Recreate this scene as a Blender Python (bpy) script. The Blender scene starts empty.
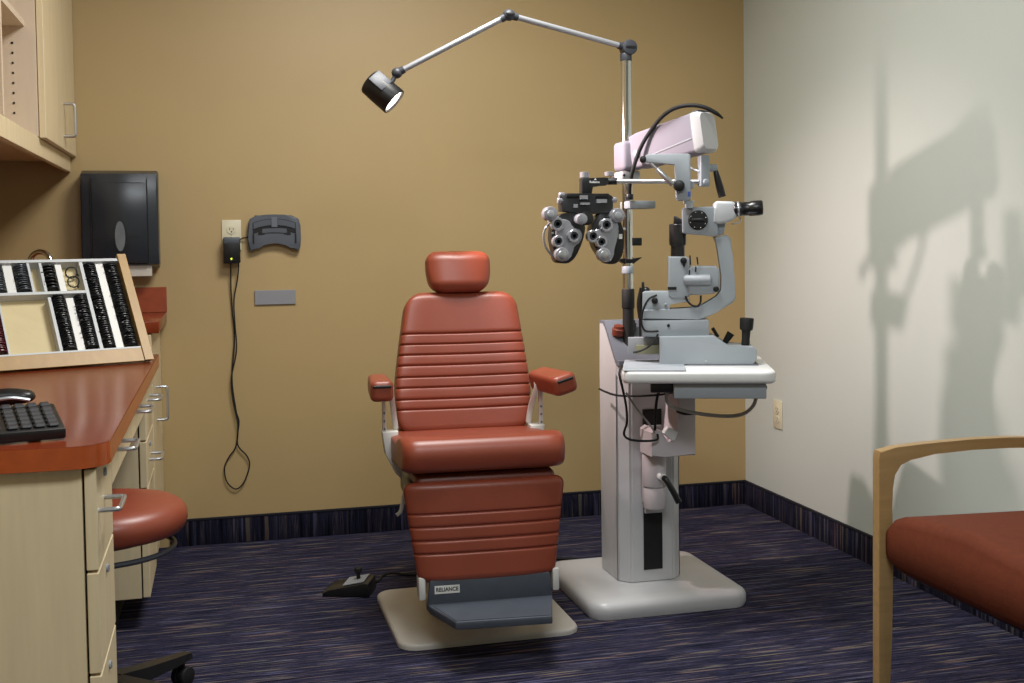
import bpy, bmesh, math, random
from mathutils import Vector, Matrix
random.seed(7)
PI = math.pi
COL = bpy.context.scene.collection
R = math.radians

# ------------------------------------------------------------------ materials
def lin(h):
    h = h.lstrip('#')
    v = [int(h[i:i+2], 16)/255 for i in (0, 2, 4)]
    return tuple((c/12.92 if c <= .04045 else ((c+.055)/1.055)**2.4) for c in v) + (1,)

def mat(name, col, rough=.5, metal=0, var=.06, vscale=12, stretch=(1, 1, 1), bump=0, bscale=200, spec=.5,
        emit=None, estr=0, coat=0, trans=0, alpha=1):
    m = bpy.data.materials.new(name)
    m.use_nodes = True
    nt = m.node_tree
    b = nt.nodes['Principled BSDF']
    tc = nt.nodes.new('ShaderNodeTexCoord')
    mp = nt.nodes.new('ShaderNodeMapping')
    mp.inputs['Scale'].default_value = stretch
    nt.links.new(tc.outputs['Object'], mp.inputs['Vector'])
    nz = nt.nodes.new('ShaderNodeTexNoise')
    nz.inputs['Scale'].default_value = vscale
    nz.inputs['Detail'].default_value = 6
    nt.links.new(mp.outputs['Vector'], nz.inputs['Vector'])
    cr = nt.nodes.new('ShaderNodeValToRGB')
    c = lin(col)
    cr.color_ramp.elements[0].position = .3
    cr.color_ramp.elements[1].position = .7
    cr.color_ramp.elements[0].color = tuple(max(0, x*(1-var)) for x in c[:3]) + (1,)
    cr.color_ramp.elements[1].color = tuple(min(1, x*(1+var)) for x in c[:3]) + (1,)
    nt.links.new(nz.outputs['Fac'], cr.inputs['Fac'])
    nt.links.new(cr.outputs['Color'], b.inputs['Base Color'])
    b.inputs['Roughness'].default_value = rough
    b.inputs['Metallic'].default_value = metal
    b.inputs['Specular IOR Level'].default_value = spec
    if coat:
        b.inputs['Coat Weight'].default_value = coat
        b.inputs['Coat Roughness'].default_value = .15
    if trans:
        b.inputs['Transmission Weight'].default_value = trans
    if bump:
        n2 = nt.nodes.new('ShaderNodeTexNoise')
        n2.inputs['Scale'].default_value = bscale
        n2.inputs['Detail'].default_value = 4
        nt.links.new(mp.outputs['Vector'], n2.inputs['Vector'])
        bp = nt.nodes.new('ShaderNodeBump')
        bp.inputs['Strength'].default_value = bump
        bp.inputs['Distance'].default_value = .002
        nt.links.new(n2.outputs['Fac'], bp.inputs['Height'])
        nt.links.new(bp.outputs['Normal'], b.inputs['Normal'])
    if emit:
        b.inputs['Emission Color'].default_value = lin(emit)
        b.inputs['Emission Strength'].default_value = estr
    return m

def carpet(name, stretch, dark=1.0):
    """dark navy loop carpet with broken thin streaks of purple, olive, blue and rust"""
    m = bpy.data.materials.new(name)
    m.use_nodes = True
    nt = m.node_tree
    b = nt.nodes['Principled BSDF']
    tc = nt.nodes.new('ShaderNodeTexCoord')
    def noise(scale, st, detail=2):
        mp = nt.nodes.new('ShaderNodeMapping')
        mp.inputs['Scale'].default_value = st
        nt.links.new(tc.outputs['Object'], mp.inputs['Vector'])
        n = nt.nodes.new('ShaderNodeTexNoise')
        n.inputs['Scale'].default_value = scale
        n.inputs['Detail'].default_value = detail
        nt.links.new(mp.outputs['Vector'], n.inputs['Vector'])
        return n
    n1 = noise(1, stretch, 3)
    n2 = noise(1, tuple(s*.83+.37 for s in stretch), 2)
    r1 = nt.nodes.new('ShaderNodeValToRGB')
    e = r1.color_ramp.elements
    stops = [(.30, '#0c0d16'), (.40, '#191a28'), (.46, '#2a2b40'), (.50, '#15161f'), (.54, '#3b3648'), (.58, '#1b1e30'),
             (.62, '#4a444a'), (.66, '#1e2036'), (.72, '#3c4258')]
    e[0].position, e[0].color = stops[0][0], lin(stops[0][1])
    e[1].position, e[1].color = stops[-1][0], lin(stops[-1][1])
    for p, c in stops[1:-1]:
        q = e.new(p)
        q.color = lin(c)
    nt.links.new(n1.outputs['Fac'], r1.inputs['Fac'])
    r2 = nt.nodes.new('ShaderNodeValToRGB')
    e = r2.color_ramp.elements
    e[0].position, e[0].color = .585, (0, 0, 0, 1)
    e[1].position, e[1].color = .63, (1, 1, 1, 1)
    nt.links.new(n2.outputs['Fac'], r2.inputs['Fac'])
    n3 = noise(1, tuple(s*.3 for s in stretch), 1)
    r3 = nt.nodes.new('ShaderNodeValToRGB')
    e = r3.color_ramp.elements
    e[0].position, e[0].color = .40, lin('#4a4a62')
    e[1].position, e[1].color = .60, lin('#5e5050')
    q = e.new(.5)
    q.color = lin('#5b574e')
    nt.links.new(n3.outputs['Fac'], r3.inputs['Fac'])
    mx = nt.nodes.new('ShaderNodeMixRGB')
    nt.links.new(r2.outputs['Color'], mx.inputs['Fac'])
    nt.links.new(r1.outputs['Color'], mx.inputs['Color1'])
    nt.links.new(r3.outputs['Color'], mx.inputs['Color2'])
    hs = nt.nodes.new('ShaderNodeHueSaturation')
    hs.inputs['Value'].default_value = dark
    hs.inputs['Saturation'].default_value = 1.08
    nt.links.new(mx.outputs['Color'], hs.inputs['Color'])
    nt.links.new(hs.outputs['Color'], b.inputs['Base Color'])
    b.inputs['Roughness'].default_value = .95
    b.inputs['Specular IOR Level'].default_value = .1
    n4 = noise(260, (1, 1, 1), 2)
    bp = nt.nodes.new('ShaderNodeBump')
    bp.inputs['Strength'].default_value = .5
    bp.inputs['Distance'].default_value = .004
    nt.links.new(n4.outputs['Fac'], bp.inputs['Height'])
    nt.links.new(bp.outputs['Normal'], b.inputs['Normal'])
    return m

M = dict(
    tan=mat('tan wall paint', '#b39a6c', .48, var=.03, vscale=2, bump=.12, bscale=240, spec=.55),
    cream=mat('cream wall paint', '#c5cbc4', .75, var=.015, vscale=2, bump=.12, bscale=240, spec=.25),
    white_ceiling=mat('ceiling tile', '#d8d6ce', .9, var=.03, vscale=40),
    carpet=carpet('striped navy carpet', (5, 120, 1), 1.3),
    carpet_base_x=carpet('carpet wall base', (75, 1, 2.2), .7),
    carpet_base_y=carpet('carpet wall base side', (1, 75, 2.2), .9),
    binding=mat('dark carpet binding', '#10121f', .85),
    leather=mat('rust red vinyl', '#8a402b', .40, var=.07, vscale=9, bump=.08, bscale=330, spec=.6),
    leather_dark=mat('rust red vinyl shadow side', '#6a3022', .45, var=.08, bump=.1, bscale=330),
    enamel=mat('pale grey enamel', '#bebec0', .35, var=.02, spec=.5),
    beige=mat('beige enamel plate', '#bfbab1', .45, var=.03),
    white=mat('white enamel', '#e4e6e6', .3, var=.02),
    white_metal=mat('white painted steel', '#d2d1cc', .35, var=.03),
    pink_white=mat('warm white housing', '#c6bfc2', .4, var=.02),
    light_grey=mat('light grey instrument enamel', '#c2c7cc', .42, var=.02),
    dark_joint=mat('dark joint plastic', '#3b3e45', .45, var=.06),
    arm_white=mat('warm white arm cover', '#8f8a95', .75, var=.02, spec=.15),
    blue_grey=mat('blue grey instrument enamel', '#9ca4ab', .42, var=.03),
    mid_grey=mat('mid grey panel', '#8a8f95', .5, var=.04),
    console=mat('slate console plastic', '#676b74', .5, var=.05),
    black=mat('black plastic', '#141416', .38, var=.1),
    satin=mat('black satin metal', '#1b1b1e', .3, var=.1, spec=.6),
    key=mat('charcoal keys', '#35363a', .5, var=.08),
    rubber=mat('black rubber', '#0d0d0e', .7, var=.1),
    foot=mat('dark slate footrest', '#474d57', .42, var=.06, vscale=20),
    chrome=mat('chrome', '#d6d6d2', .12, 1, var=.02),
    steel=mat('brushed steel', '#c9cacb', .3, .85, var=.03),
    silver=mat('silver plastic', '#b9bcc2', .3, .5, var=.03),
    wood=mat('pale maple laminate', '#d9c7a2', .5, var=.05, vscale=9, stretch=(6, 6, .5), bump=.03, bscale=60),
    wood_x=mat('pale maple laminate inside', '#d3c0a9', .55, var=.04, vscale=9, stretch=(6, 6, .5)),
    gap=mat('dark recess', '#1b1712', .8),
    pine=mat('light pine', '#a88752', .45, var=.08, vscale=10, stretch=(4, 4, .8)),
    ply=mat('birch ply tray floor', '#cdbc8e', .55, var=.06, vscale=6, stretch=(1, 5, 1)),
    arm_wood=mat('honey maple chair wood', '#a58659', .38, var=.08, vscale=8, stretch=(1, 8, 8), spec=.5),
    laminate=mat('cherry red laminate', '#7d341a', .21, var=.09, vscale=14, stretch=(1, 1, 1), spec=.2),
    laminate_lit=mat('cherry red laminate with light painted in', '#a84e22', .2, var=.10, vscale=40, spec=.5),  # brighter copy of the laminate, painting in light the desk edge lacks
    laminate_edge=mat('cherry red laminate edge', '#96492e', .35, var=.10, vscale=45),
    fabric=mat('rust woven fabric', '#66311e', .8, var=.08, vscale=60, bump=.25, bscale=420, spec=.2),
    ivory=mat('ivory plastic', '#d6cfb4', .4, var=.02),
    slot=mat('black slot', '#07070a', .6),
    smoke=mat('smoked dark plastic', '#262a30', .25, var=.12, vscale=6, spec=.6),
    smoke_win=mat('smoked window', '#6d7276', .3, var=.15, vscale=30),
    paper=mat('white paper towel', '#c9c3b6', .8),
    charger=mat('slate charger plastic', '#50555e', .45, var=.05),
    plaque=mat('grey plaque', '#8d8e93', .5, var=.03),
    sticker=mat('white sticker', '#e3e3de', .5, var=.01),
    ink=mat('black ink', '#15151a', .6),
    white_ink=mat('white ink', '#e4e4e4', .6),
    led=mat('green yellow led', '#c5d838', .4, emit='#c5d838', estr=1.2),
    lens_glow=mat('lit lamp lens', '#fff2ea', .3, emit='#fff0e6', estr=9),
    red_rim=mat('red lens rim', '#5a101c', .35, var=.15),
    dark_rim=mat('black lens rim', '#191b1f', .35, var=.2),
    grey_rim=mat('grey lens rim', '#4d5258', .3, .4, var=.15),
    strip=mat('white tray strip', '#e6e6e2', .5, var=.02),
    tray_white=mat('white painted tray', '#c2c6c8', .5, var=.03),
    clear=mat('pale dial plastic', '#a6a6ad', .18, .5, var=.05),
    lens_dark=mat('dark glass aperture', '#564850', .08, var=.1, spec=.9),
    blue_mark=mat('blue mark', '#3c56a8', .5),
    grey_cable=mat('grey cable', '#a09e99', .5),
    olive=mat('olive drawer label', '#7e7d62', .5),
)

# ------------------------------------------------------------------ mesh helpers
ROOTINV = {}

def thing(name, label, cat, loc=(0, 0, 0), rz=0, group=None):
    o = bpy.data.objects.new(name, None)
    o.empty_display_size = .05
    COL.objects.link(o)
    o.location = loc
    o.rotation_euler = (0, 0, rz)
    o['label'] = label
    o['category'] = cat
    if group:
        o['group'] = group
    ROOTINV[o.name] = (Matrix.Translation(Vector(loc)) @ Matrix.Rotation(rz, 4, 'Z')).inverted()
    return o

def top(o, label, cat, group=None):
    o['label'] = label
    o['category'] = cat
    if group:
        o['group'] = group
    return o

def inv_of(p):
    while p is not None and p.name not in ROOTINV:
        p = p.parent
    return ROOTINV[p.name] if p is not None else None

def obj(name, bm, m, parent=None, local=False, smooth=35, label=None):
    """link a bmesh as one object; vertices are in world space unless local"""
    if parent is not None and not local:
        iv = inv_of(parent)
        if iv is not None:
            bmesh.ops.transform(bm, matrix=iv, verts=bm.verts)
    bmesh.ops.recalc_face_normals(bm, faces=bm.faces)
    me = bpy.data.meshes.new(name)
    bm.to_mesh(me)
    bm.free()
    for p in me.polygons:
        p.use_smooth = smooth > 0
    if smooth:
        me.set_sharp_from_angle(angle=R(smooth))
    me.materials.append(M[m] if isinstance(m, str) else m)
    o = bpy.data.objects.new(name, me)
    COL.objects.link(o)
    if parent is not None:
        o.parent = parent
    if label:
        o['label'] = label
    return o

def free_obj(name, bm, m, label, cat, group=None, smooth=35):
    """a top-level thing that is one mesh, origin at its base centre"""
    lo = [min(v.co[i] for v in bm.verts) for i in range(3)]
    hi = [max(v.co[i] for v in bm.verts) for i in range(3)]
    c = Vector(((lo[0]+hi[0])/2, (lo[1]+hi[1])/2, lo[2]))
    bmesh.ops.translate(bm, vec=-c, verts=bm.verts)
    o = obj(name, bm, m, None, True, smooth)
    o.location = c
    return top(o, label, cat, group)

def struct(name, bm, m, parent=None, smooth=35):
    o = obj(name, bm, m, parent, True, smooth)
    if parent is None:
        o['kind'] = 'structure'
    return o

def B():
    return bmesh.new()

def box(bm, x0, x1, y0, y1, z0, z1, r=0, seg=2, M4=None):
    x0, x1 = min(x0, x1), max(x0, x1)
    y0, y1 = min(y0, y1), max(y0, y1)
    z0, z1 = min(z0, z1), max(z0, z1)
    g = bmesh.ops.create_cube(bm, size=1)
    vs = g['verts']
    for v in vs:
        v.co = Vector((x0+(v.co.x+.5)*(x1-x0), y0+(v.co.y+.5)*(y1-y0), z0+(v.co.z+.5)*(z1-z0)))
    if r:
        r = min(r, .49*min(x1-x0, y1-y0, z1-z0))
        es = list({e for v in vs for e in v.link_edges})
        g = bmesh.ops.bevel(bm, geom=es, offset=r, segments=seg, affect='EDGES', profile=.5)
        vs = list({v for f in g['faces'] for v in f.verts})
    if M4 is not None:
        bmesh.ops.transform(bm, matrix=M4, verts=vs)
    return bm

def prism(bm, pts, a0, a1, plane='xz', r=0, seg=2, M4=None):
    """extrude a 2-D outline between a0 and a1 along the missing axis"""
    def P(p, a):
        return Vector({'xz': (p[0], a, p[1]), 'yz': (a, p[0], p[1]), 'xy': (p[0], p[1], a)}[plane])
    v0 = [bm.verts.new(P(p, a0)) for p in pts]
    v1 = [bm.verts.new(P(p, a1)) for p in pts]
    n = len(pts)
    fs = [bm.faces.new(v0), bm.faces.new(v1[::-1])]
    for i in range(n):
        j = (i+1) % n
        fs.append(bm.faces.new((v0[i], v1[i], v1[j], v0[j])))
    vs = v0+v1
    if r:
        es = list({e for f in fs[:2] for e in f.edges})
        g = bmesh.ops.bevel(bm, geom=es, offset=r, segments=seg, affect='EDGES', profile=.5)
        vs = list({v for v in g['verts']} | {v for v in vs if v.is_valid})
    if M4 is not None:
        bmesh.ops.transform(bm, matrix=M4, verts=[v for v in vs if v.is_valid])
    return bm

def inset(pts, d):
    n = len(pts)
    area2 = sum(pts[i][0]*pts[(i+1) % n][1]-pts[(i+1) % n][0]*pts[i][1] for i in range(n))
    sg = 1 if area2 > 0 else -1
    res = []
    for i in range(n):
        p, q, r = Vector(pts[i-1]), Vector(pts[i]), Vector(pts[(i+1) % n])
        a, b = (q-p).normalized(), (r-q).normalized()
        na, nb = Vector((-a.y, a.x))*sg, Vector((-b.y, b.x))*sg
        m = na+nb
        res.append(tuple(q+m*(d/max(.35, 1+na.dot(nb)))))
    return res

def pslab(bm, pts, prof, M4=None):
    """slab over an outline with a rounded edge: prof = [(z, inset)]"""
    loops = [[Vector((x, y, z)) for x, y in inset(pts, d)] for z, d in prof]
    if M4 is not None:
        loops = [[M4 @ p for p in l] for l in loops]
    return loft(bm, loops)

def edge_prof(z0, z1, rb, rt, n=5):
    pr = [(z0+rb*(1-math.cos(PI/2*k/n)), rb*(1-math.sin(PI/2*k/n))) for k in range(n+1)] if rb else [(z0, 0)]
    pr += [(z1-rt+rt*math.sin(PI/2*k/n), rt*(1-math.cos(PI/2*k/n))) for k in range(n+1)]
    return pr

def round_poly(pts, rs, seg=6):
    res = []
    n = len(pts)
    for i in range(n):
        p, q, r = Vector(pts[i-1]), Vector(pts[i]), Vector(pts[(i+1) % n])
        rr = rs[i] if isinstance(rs, (list, tuple)) else rs
        if rr <= 0:
            res.append(tuple(q))
            continue
        a, b = q+(p-q).normalized()*rr, q+(r-q).normalized()*rr
        for k in range(seg+1):
            t = k/seg
            res.append(tuple(a*(1-t)**2+q*2*t*(1-t)+b*t*t))
    return res

def rounded(x0, x1, y0, y1, r, seg=6):
    pts = []
    for cx, cy, a in ((x1-r, y1-r, 0), (x0+r, y1-r, 90), (x0+r, y0+r, 180), (x1-r, y0+r, 270)):
        for k in range(seg+1):
            t = R(a+90*k/seg)
            pts.append((cx+r*math.cos(t), cy+r*math.sin(t)))
    return pts

def frame(d):
    d = Vector(d).normalized()
    u = d.cross(Vector((0, 0, 1)))
    if u.length < 1e-4:
        u = d.cross(Vector((0, 1, 0)))
    u.normalize()
    return u, d.cross(u).normalized()

def loft(bm, loops, caps=True):
    rows = [[bm.verts.new(p) for p in l] for l in loops]
    n = len(rows[0])
    for a, b in zip(rows, rows[1:]):
        for i in range(n):
            j = (i+1) % n
            bm.faces.new((a[i], a[j], b[j], b[i]))
    if caps:
        bm.faces.new(rows[0][::-1])
        bm.faces.new(rows[-1])
    return bm

def cyl(bm, p0, p1, r0, r1=None, n=24, bev=0):
    p0, p1 = Vector(p0), Vector(p1)
    r1 = r0 if r1 is None else r1
    u, v = frame(p1-p0)
    d = (p1-p0).normalized()
    L = (p1-p0).length
    def ring(t, r):
        return [p0+d*t+(u*math.cos(2*PI*k/n)+v*math.sin(2*PI*k/n))*r for k in range(n)]
    if bev:
        ls = [ring(0, r0-bev), ring(bev*.3, r0-bev*.3), ring(bev, r0), ring(L-bev, r1), ring(L-bev*.3, r1-bev*.3), ring(L, r1-bev)]
    else:
        ls = [ring(0, r0), ring(L, r1)]
    return loft(bm, ls)

def lathe(bm, p0, d, prof, n=28):
    """profile of (distance along d, radius)"""
    p0 = Vector(p0)
    d = Vector(d).normalized()
    u, v = frame(d)
    return loft(bm, [[p0+d*t+(u*math.cos(2*PI*k/n)+v*math.sin(2*PI*k/n))*max(r, 1e-4) for k in range(n)] for t, r in prof])

def tube(bm, pts, r, n=10, sub=6):
    pts = [Vector(p) for p in pts]
    # Catmull-Rom
    P = []
    if sub > 1 and len(pts) > 2:
        Q = [pts[0]*2-pts[1]] + pts + [pts[-1]*2-pts[-2]]
        for i in range(1, len(Q)-2):
            for k in range(sub):
                t = k/sub
                a, b, c, d = Q[i-1], Q[i], Q[i+1], Q[i+2]
                P.append(.5*((2*b)+(c-a)*t+(2*a-5*b+4*c-d)*t*t+(3*b-a-3*c+d)*t**3))
        P.append(pts[-1])
    else:
        P = pts
    loops = []
    u = None
    for i, p in enumerate(P):
        d = (P[min(i+1, len(P)-1)]-P[max(i-1, 0)]).normalized()
        if u is None:
            u, _ = frame(d)
        u = (u-d*u.dot(d)).normalized()
        v = d.cross(u)
        rr = r(i/(len(P)-1)) if callable(r) else r
        loops.append([p+(u*math.cos(2*PI*k/n)+v*math.sin(2*PI*k/n))*rr for k in range(n)])
    return loft(bm, loops)

def ball(bm, c, r, sc=(1, 1, 1), seg=18):
    g = bmesh.ops.create_uvsphere(bm, u_segments=seg, v_segments=seg//2+2, radius=r)
    for v in g['verts']:
        v.co = Vector(c)+Vector((v.co.x*sc[0], v.co.y*sc[1], v.co.z*sc[2]))
    return bm

def torus(bm, c, axis, Rm, r, n=32, k=10, arc=(0, 2*PI)):
    c = Vector(c)
    u, v = frame(axis)
    d = Vector(axis).normalized()
    full = abs(arc[1]-arc[0]-2*PI) < 1e-6
    loops = []
    for i in range(n+(0 if full else 1)):
        a = arc[0]+(arc[1]-arc[0])*i/n
        e = u*math.cos(a)+v*math.sin(a)
        loops.append([c+e*(Rm+r*math.cos(2*PI*j/k))+d*r*math.sin(2*PI*j/k) for j in range(k)])
    if full:
        rows = [[bm.verts.new(p) for p in l] for l in loops]
        for i in range(n):
            a, b = rows[i], rows[(i+1) % n]
            for j in range(k):
                bm.faces.new((a[j], a[(j+1) % k], b[(j+1) % k], b[j]))
        return bm
    return loft(bm, loops)

def cushion(bm, H, W, T, rw, rt, fn, n=5.0, grooves=(), gd=.006, sig=.0045, N=48, rows=44, dip=None):
    """upholstered pad: W(s) half width, T(s) half thickness along 0..H; fn maps (x, t, s) to world, t<0 = front"""
    ss = set()
    for k in range(15):
        q = (1-math.cos(PI/2*k/14))
        ss.add(round(max(rw, rt)*q, 5))
        ss.add(round(H-max(rw, rt)*q, 5))
    for k in range(rows+1):
        ss.add(round(H*k/rows, 5))
    for g in grooves:
        for q in (-2.2, -1.2, -.6, 0, .6, 1.2, 2.2):
            ss.add(round(g+q*sig, 5))
    loops = []
    for s in sorted(x for x in ss if 0 <= x <= H):
        d = min(s, H-s)
        cw = rw-math.sqrt(max(0, rw*rw-(rw-d)**2)) if d < rw else 0
        ct = rt-math.sqrt(max(0, rt*rt-(rt-d)**2)) if d < rt else 0
        w, t = max(W(s)-cw, .002), max(T(s)-ct, .001)
        g = sum(gd*math.exp(-((s-q)/sig)**2) for q in grooves)
        loop = []
        for k in range(N):
            a = 2*PI*k/N
            c, sn = math.cos(a), math.sin(a)
            x = w*math.copysign(abs(c)**(2/n), c)
            y = t*math.copysign(abs(sn)**(2/n), sn)
            if y < 0:
                y += g*min(1, 3*abs(y)/t) if t > 0 else 0
                if abs(x) > .93*w:
                    x -= math.copysign(g*.5, x)
            s2 = s
            if dip:
                s2 = dip(x, s)
            loop.append(Vector(fn(x, y, s2)))
        loops.append(loop)
    return loft(bm, loops)

def text(name, s, size, m, parent, Mx, align='CENTER', local=False):
    cu = bpy.data.curves.new(name, 'FONT')
    cu.body = s
    cu.size = size
    cu.align_x = align
    cu.align_y = 'CENTER'
    cu.extrude = .0004
    cu.offset = size*.022
    t = bpy.data.objects.new(name, cu)
    COL.objects.link(t)
    bpy.context.view_layer.update()
    dg = bpy.context.evaluated_depsgraph_get()
    me = bpy.data.meshes.new_from_object(t.evaluated_get(dg))
    bpy.data.objects.remove(t)
    bm = B()
    bm.from_mesh(me)
    bmesh.ops.transform(bm, matrix=Mx, verts=bm.verts)
    return obj(name, bm, m, parent, local, 0)

def xform(x, y, z):
    """matrix with columns x, y, z axes"""
    return Matrix((Vector(x), Vector(y), Vector(z))).transposed().to_4x4()

def bar_handle(name, parent, p, q, out, r=.0045, m='steel'):
    """wire pull from p to q standing off along out"""
    p, q, out = Vector(p), Vector(q), Vector(out)
    d = (q-p).normalized()*.012
    L = out.normalized()*.008
    bm = B()
    tube(bm, [p, p+out-L, p+out-L*.3+d*.3, p+out+d, q+out-d, q+out-L*.3-d*.3, q+out-L, q], r, 10, 4)
    return obj(name, bm, m, parent)

# ------------------------------------------------------------------ camera
CAMZ, FPX, YAW, PITCH, ROLL, SH = 1.12, 1136.92, .2521, .042, .0132, -49.588
fw = Vector((math.sin(YAW)*math.cos(PITCH), math.cos(YAW)*math.cos(PITCH), -math.sin(PITCH)))
rt_ = Vector((math.cos(YAW), -math.sin(YAW), 0))
up_ = rt_.cross(fw)
cr_ = rt_*math.cos(ROLL)-up_*math.sin(ROLL)
cu_ = rt_*math.sin(ROLL)+up_*math.cos(ROLL)
cam = bpy.data.cameras.new('camera')
cam.sensor_width = 36
cam.lens = FPX*36/1024
cam.shift_y = SH/1024
cam.clip_start = .05
co = bpy.data.objects.new('camera', cam)
COL.objects.link(co)
mw = xform(cr_, cu_, -fw)
mw.translation = Vector((0, 0, CAMZ))
co.matrix_world = mw
bpy.context.scene.camera = co

def plane_pt(x, y, p0, n):
    """survey helper: where the sight line measured at photo pixel (x, y) meets a plane in the room"""
    d = fw+cr_*((x-512)/FPX)-cu_*((y-341.5-SH)/FPX)
    c = Vector((0, 0, CAMZ))
    t = (Vector(p0)-c).dot(Vector(n))/d.dot(Vector(n))
    return c+d*t

def at(x, y, Y):
    return plane_pt(x, y, (0, Y, 0), (0, 1, 0))

# ------------------------------------------------------------------ room shell
D, XR, XL, YF, HC = 4.417, 2.157, -.82, -1.6, 2.62
def slab(x0, x1, y0, y1, z0, z1):
    return box(B(), x0, x1, y0, y1, z0, z1)
struct('floor', slab(XL-.1, XR+.1, YF-.1, D+.1, -.08, 0), 'carpet')
struct('ceiling', slab(XL-.1, XR+.1, YF-.1, D+.1, HC, HC+.08), 'white_ceiling')
struct('wall_back', slab(XL-.1, XR+.1, D, D+.1, 0, HC), 'tan')
struct('wall_right', slab(XR, XR+.1, YF, D, 0, HC), 'cream')
struct('wall_left', slab(XL-.1, XL, YF, D, 0, HC), 'tan')
struct('wall_front', slab(XL-.1, XR+.1, YF-.1, YF, 0, HC), 'cream')
bb = B()
box(bb, -.2, XR, D-.009, D-.0005, 0, .1, .002)
baseboard = struct('baseboard_back', bb, 'carpet_base_x')
bb = B()
box(bb, -.2, XR, D-.0115, D-.0005, .094, .103, .003)
struct('binding', bb, 'binding', baseboard)
bb = B()
box(bb, XR-.009, XR-.0005, YF, D-.011, 0, .1, .002)
baseboard = struct('baseboard_right', bb, 'carpet_base_y')
bb = B()
box(bb, XR-.0115, XR-.0005, YF, D-.012, .094, .103, .003)
struct('binding', bb, 'binding', baseboard)

# ------------------------------------------------------------------ left run: desk, pedestals, sink cabinet
FX = -.217          # face of the drawer fronts
def front(name, parent, y0, y1, z0, z1, m='wood'):
    return obj(name, box(B(), FX-.02, FX, y0, y1, z0, z1, .0015, 1), m, parent)

def lock(parent, y, z):
    bm = B()
    cyl(bm, (FX, y, z), (FX+.004, y, z), .008, n=16)
    box(bm, FX+.004, FX+.0055, y-.001, y+.001, z-.006, z+.006)
    return obj('lock', bm, 'mid_grey', parent)

ped = thing('drawer_pedestal', 'near maple drawer pedestal under the front end of the red desktop', 'cabinet', (-.52, 2.33, 0))
bm = B()
box(bm, XL+.002, FX-.024, 2.1, 2.118, 0, .7398)
box(bm, XL+.002, FX-.024, 2.37, 2.388, 0, .7398)
box(bm, XL+.002, FX-.06, 2.118, 2.37, .09, .108)
box(bm, XL+.002, XL+.02, 2.118, 2.37, .108, .7398)
box(bm, FX-.08, FX-.07, 2.118, 2.37, 0, .09)
obj('carcass', bm, 'wood', ped)
obj('recess', box(B(), FX-.05, FX-.03, 2.119, 2.369, .11, .736), 'gap', ped)
zs = [(.735, .556), (.551, .372), (.367, .105)]
for i, (a, b) in enumerate(zs):
    f = front('drawer_front', ped, 2.1, 2.386, b, a)
    lock(f, 2.235, a-.028 if i else a-.03)
    if i != 1:
        bar_handle('handle', f, (FX, 2.125, a-.078), (FX, 2.235, a-.078), (.036, 0, 0))

far = thing('drawer_pedestal', 'far maple drawer pedestal at the back end of the desk behind the stool', 'cabinet', (-.52, 3.64, 0))
bm = B()
box(bm, XL+.002, FX-.024, 3.47, 3.488, .095, .7398)
box(bm, XL+.002, FX-.024, 3.802, 3.82, .095, .7398)
box(bm, XL+.002, FX-.06, 3.488, 3.802, .11, .128)
box(bm, XL+.002, XL+.02, 3.488, 3.802, .128, .7398)
obj('carcass', bm, 'wood', far)
obj('recess', box(B(), FX-.05, FX-.03, 3.489, 3.801, .13, .736), 'gap', far)
obj('toe_kick', box(B(), FX-.12, FX-.10, 3.5, 3.8, 0, .11), 'gap', far)
for i, (a, b) in enumerate([(.735, .56), (.555, .42), (.415, .096)]):
    f = front('drawer_front', far, 3.47, 3.816, b, a)
    if i == 1:
        lock(f, 3.60, a-.025)
    if i < 2:
        bar_handle('handle', f, (FX, 3.58, a-.07), (FX, 3.69, a-.07), (.036, 0, 0))

for (y0, y1, hy, lb) in ((2.396, 2.92, 2.53, 'shallow maple drawer hung under the desktop beside the near pedestal'),
                         (2.926, 3.462, 3.10, 'shallow maple drawer hung under the desktop beside the far pedestal')):
    d = thing('pencil_drawer', lb, 'drawer', (-.5, (y0+y1)/2, .645))
    bm = B()
    box(bm, XL+.15, FX-.022, y0+.01, y1-.01, .66, .7398)
    obj('drawer_box', bm, 'wood', d)
    f = front('drawer_front', d, y0, y1, .648, .736)
    bar_handle('handle', f, (FX, hy, .696), (FX, hy+.11, .696), (.036, 0, 0))

# desktop with rounded near corner
bm = B()
pts = [(XL+.001, 2.08), (XL+.001, 3.835), (-.195, 3.835)]
rr = .06
for k in range(11):
    t = R(90*k/10)
    pts.append((-.195-rr+rr*math.cos(t), 2.08+rr-rr*math.sin(t)))
prism(bm, pts, .74, .78, 'xy', .002, 2)
desk = free_obj('desk_worktop', bm, 'laminate', 'glossy cherry red laminate desktop with a rounded front corner', 'desktop')
ROOTINV[desk.name] = Matrix.Translation(desk.location).inverted()
bm = B()
path = [(XL+.001, 2.08)]+[p for p in pts[3:]][::-1]+[(-.195, 3.835)]
path = [(XL+.001, 2.0794)]+[(-.195-rr+(rr+.0006)*math.sin(R(9*k)), 2.08+rr-(rr+.0006)*math.cos(R(9*k))) for k in range(11)]+[(-.1944, 3.835)]
lo_ = [bm.verts.new((x, y, .7404)) for x, y in path]
hi_ = [bm.verts.new((x, y, .7792)) for x, y in path]
for k in range(len(path)-1):
    bm.faces.new((lo_[k], lo_[k+1], hi_[k+1], hi_[k]))
obj('lit_edge_skin', bm, 'laminate_lit', desk)  # thin skin added over the desktop edge; its brighter colour stands in for light

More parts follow.
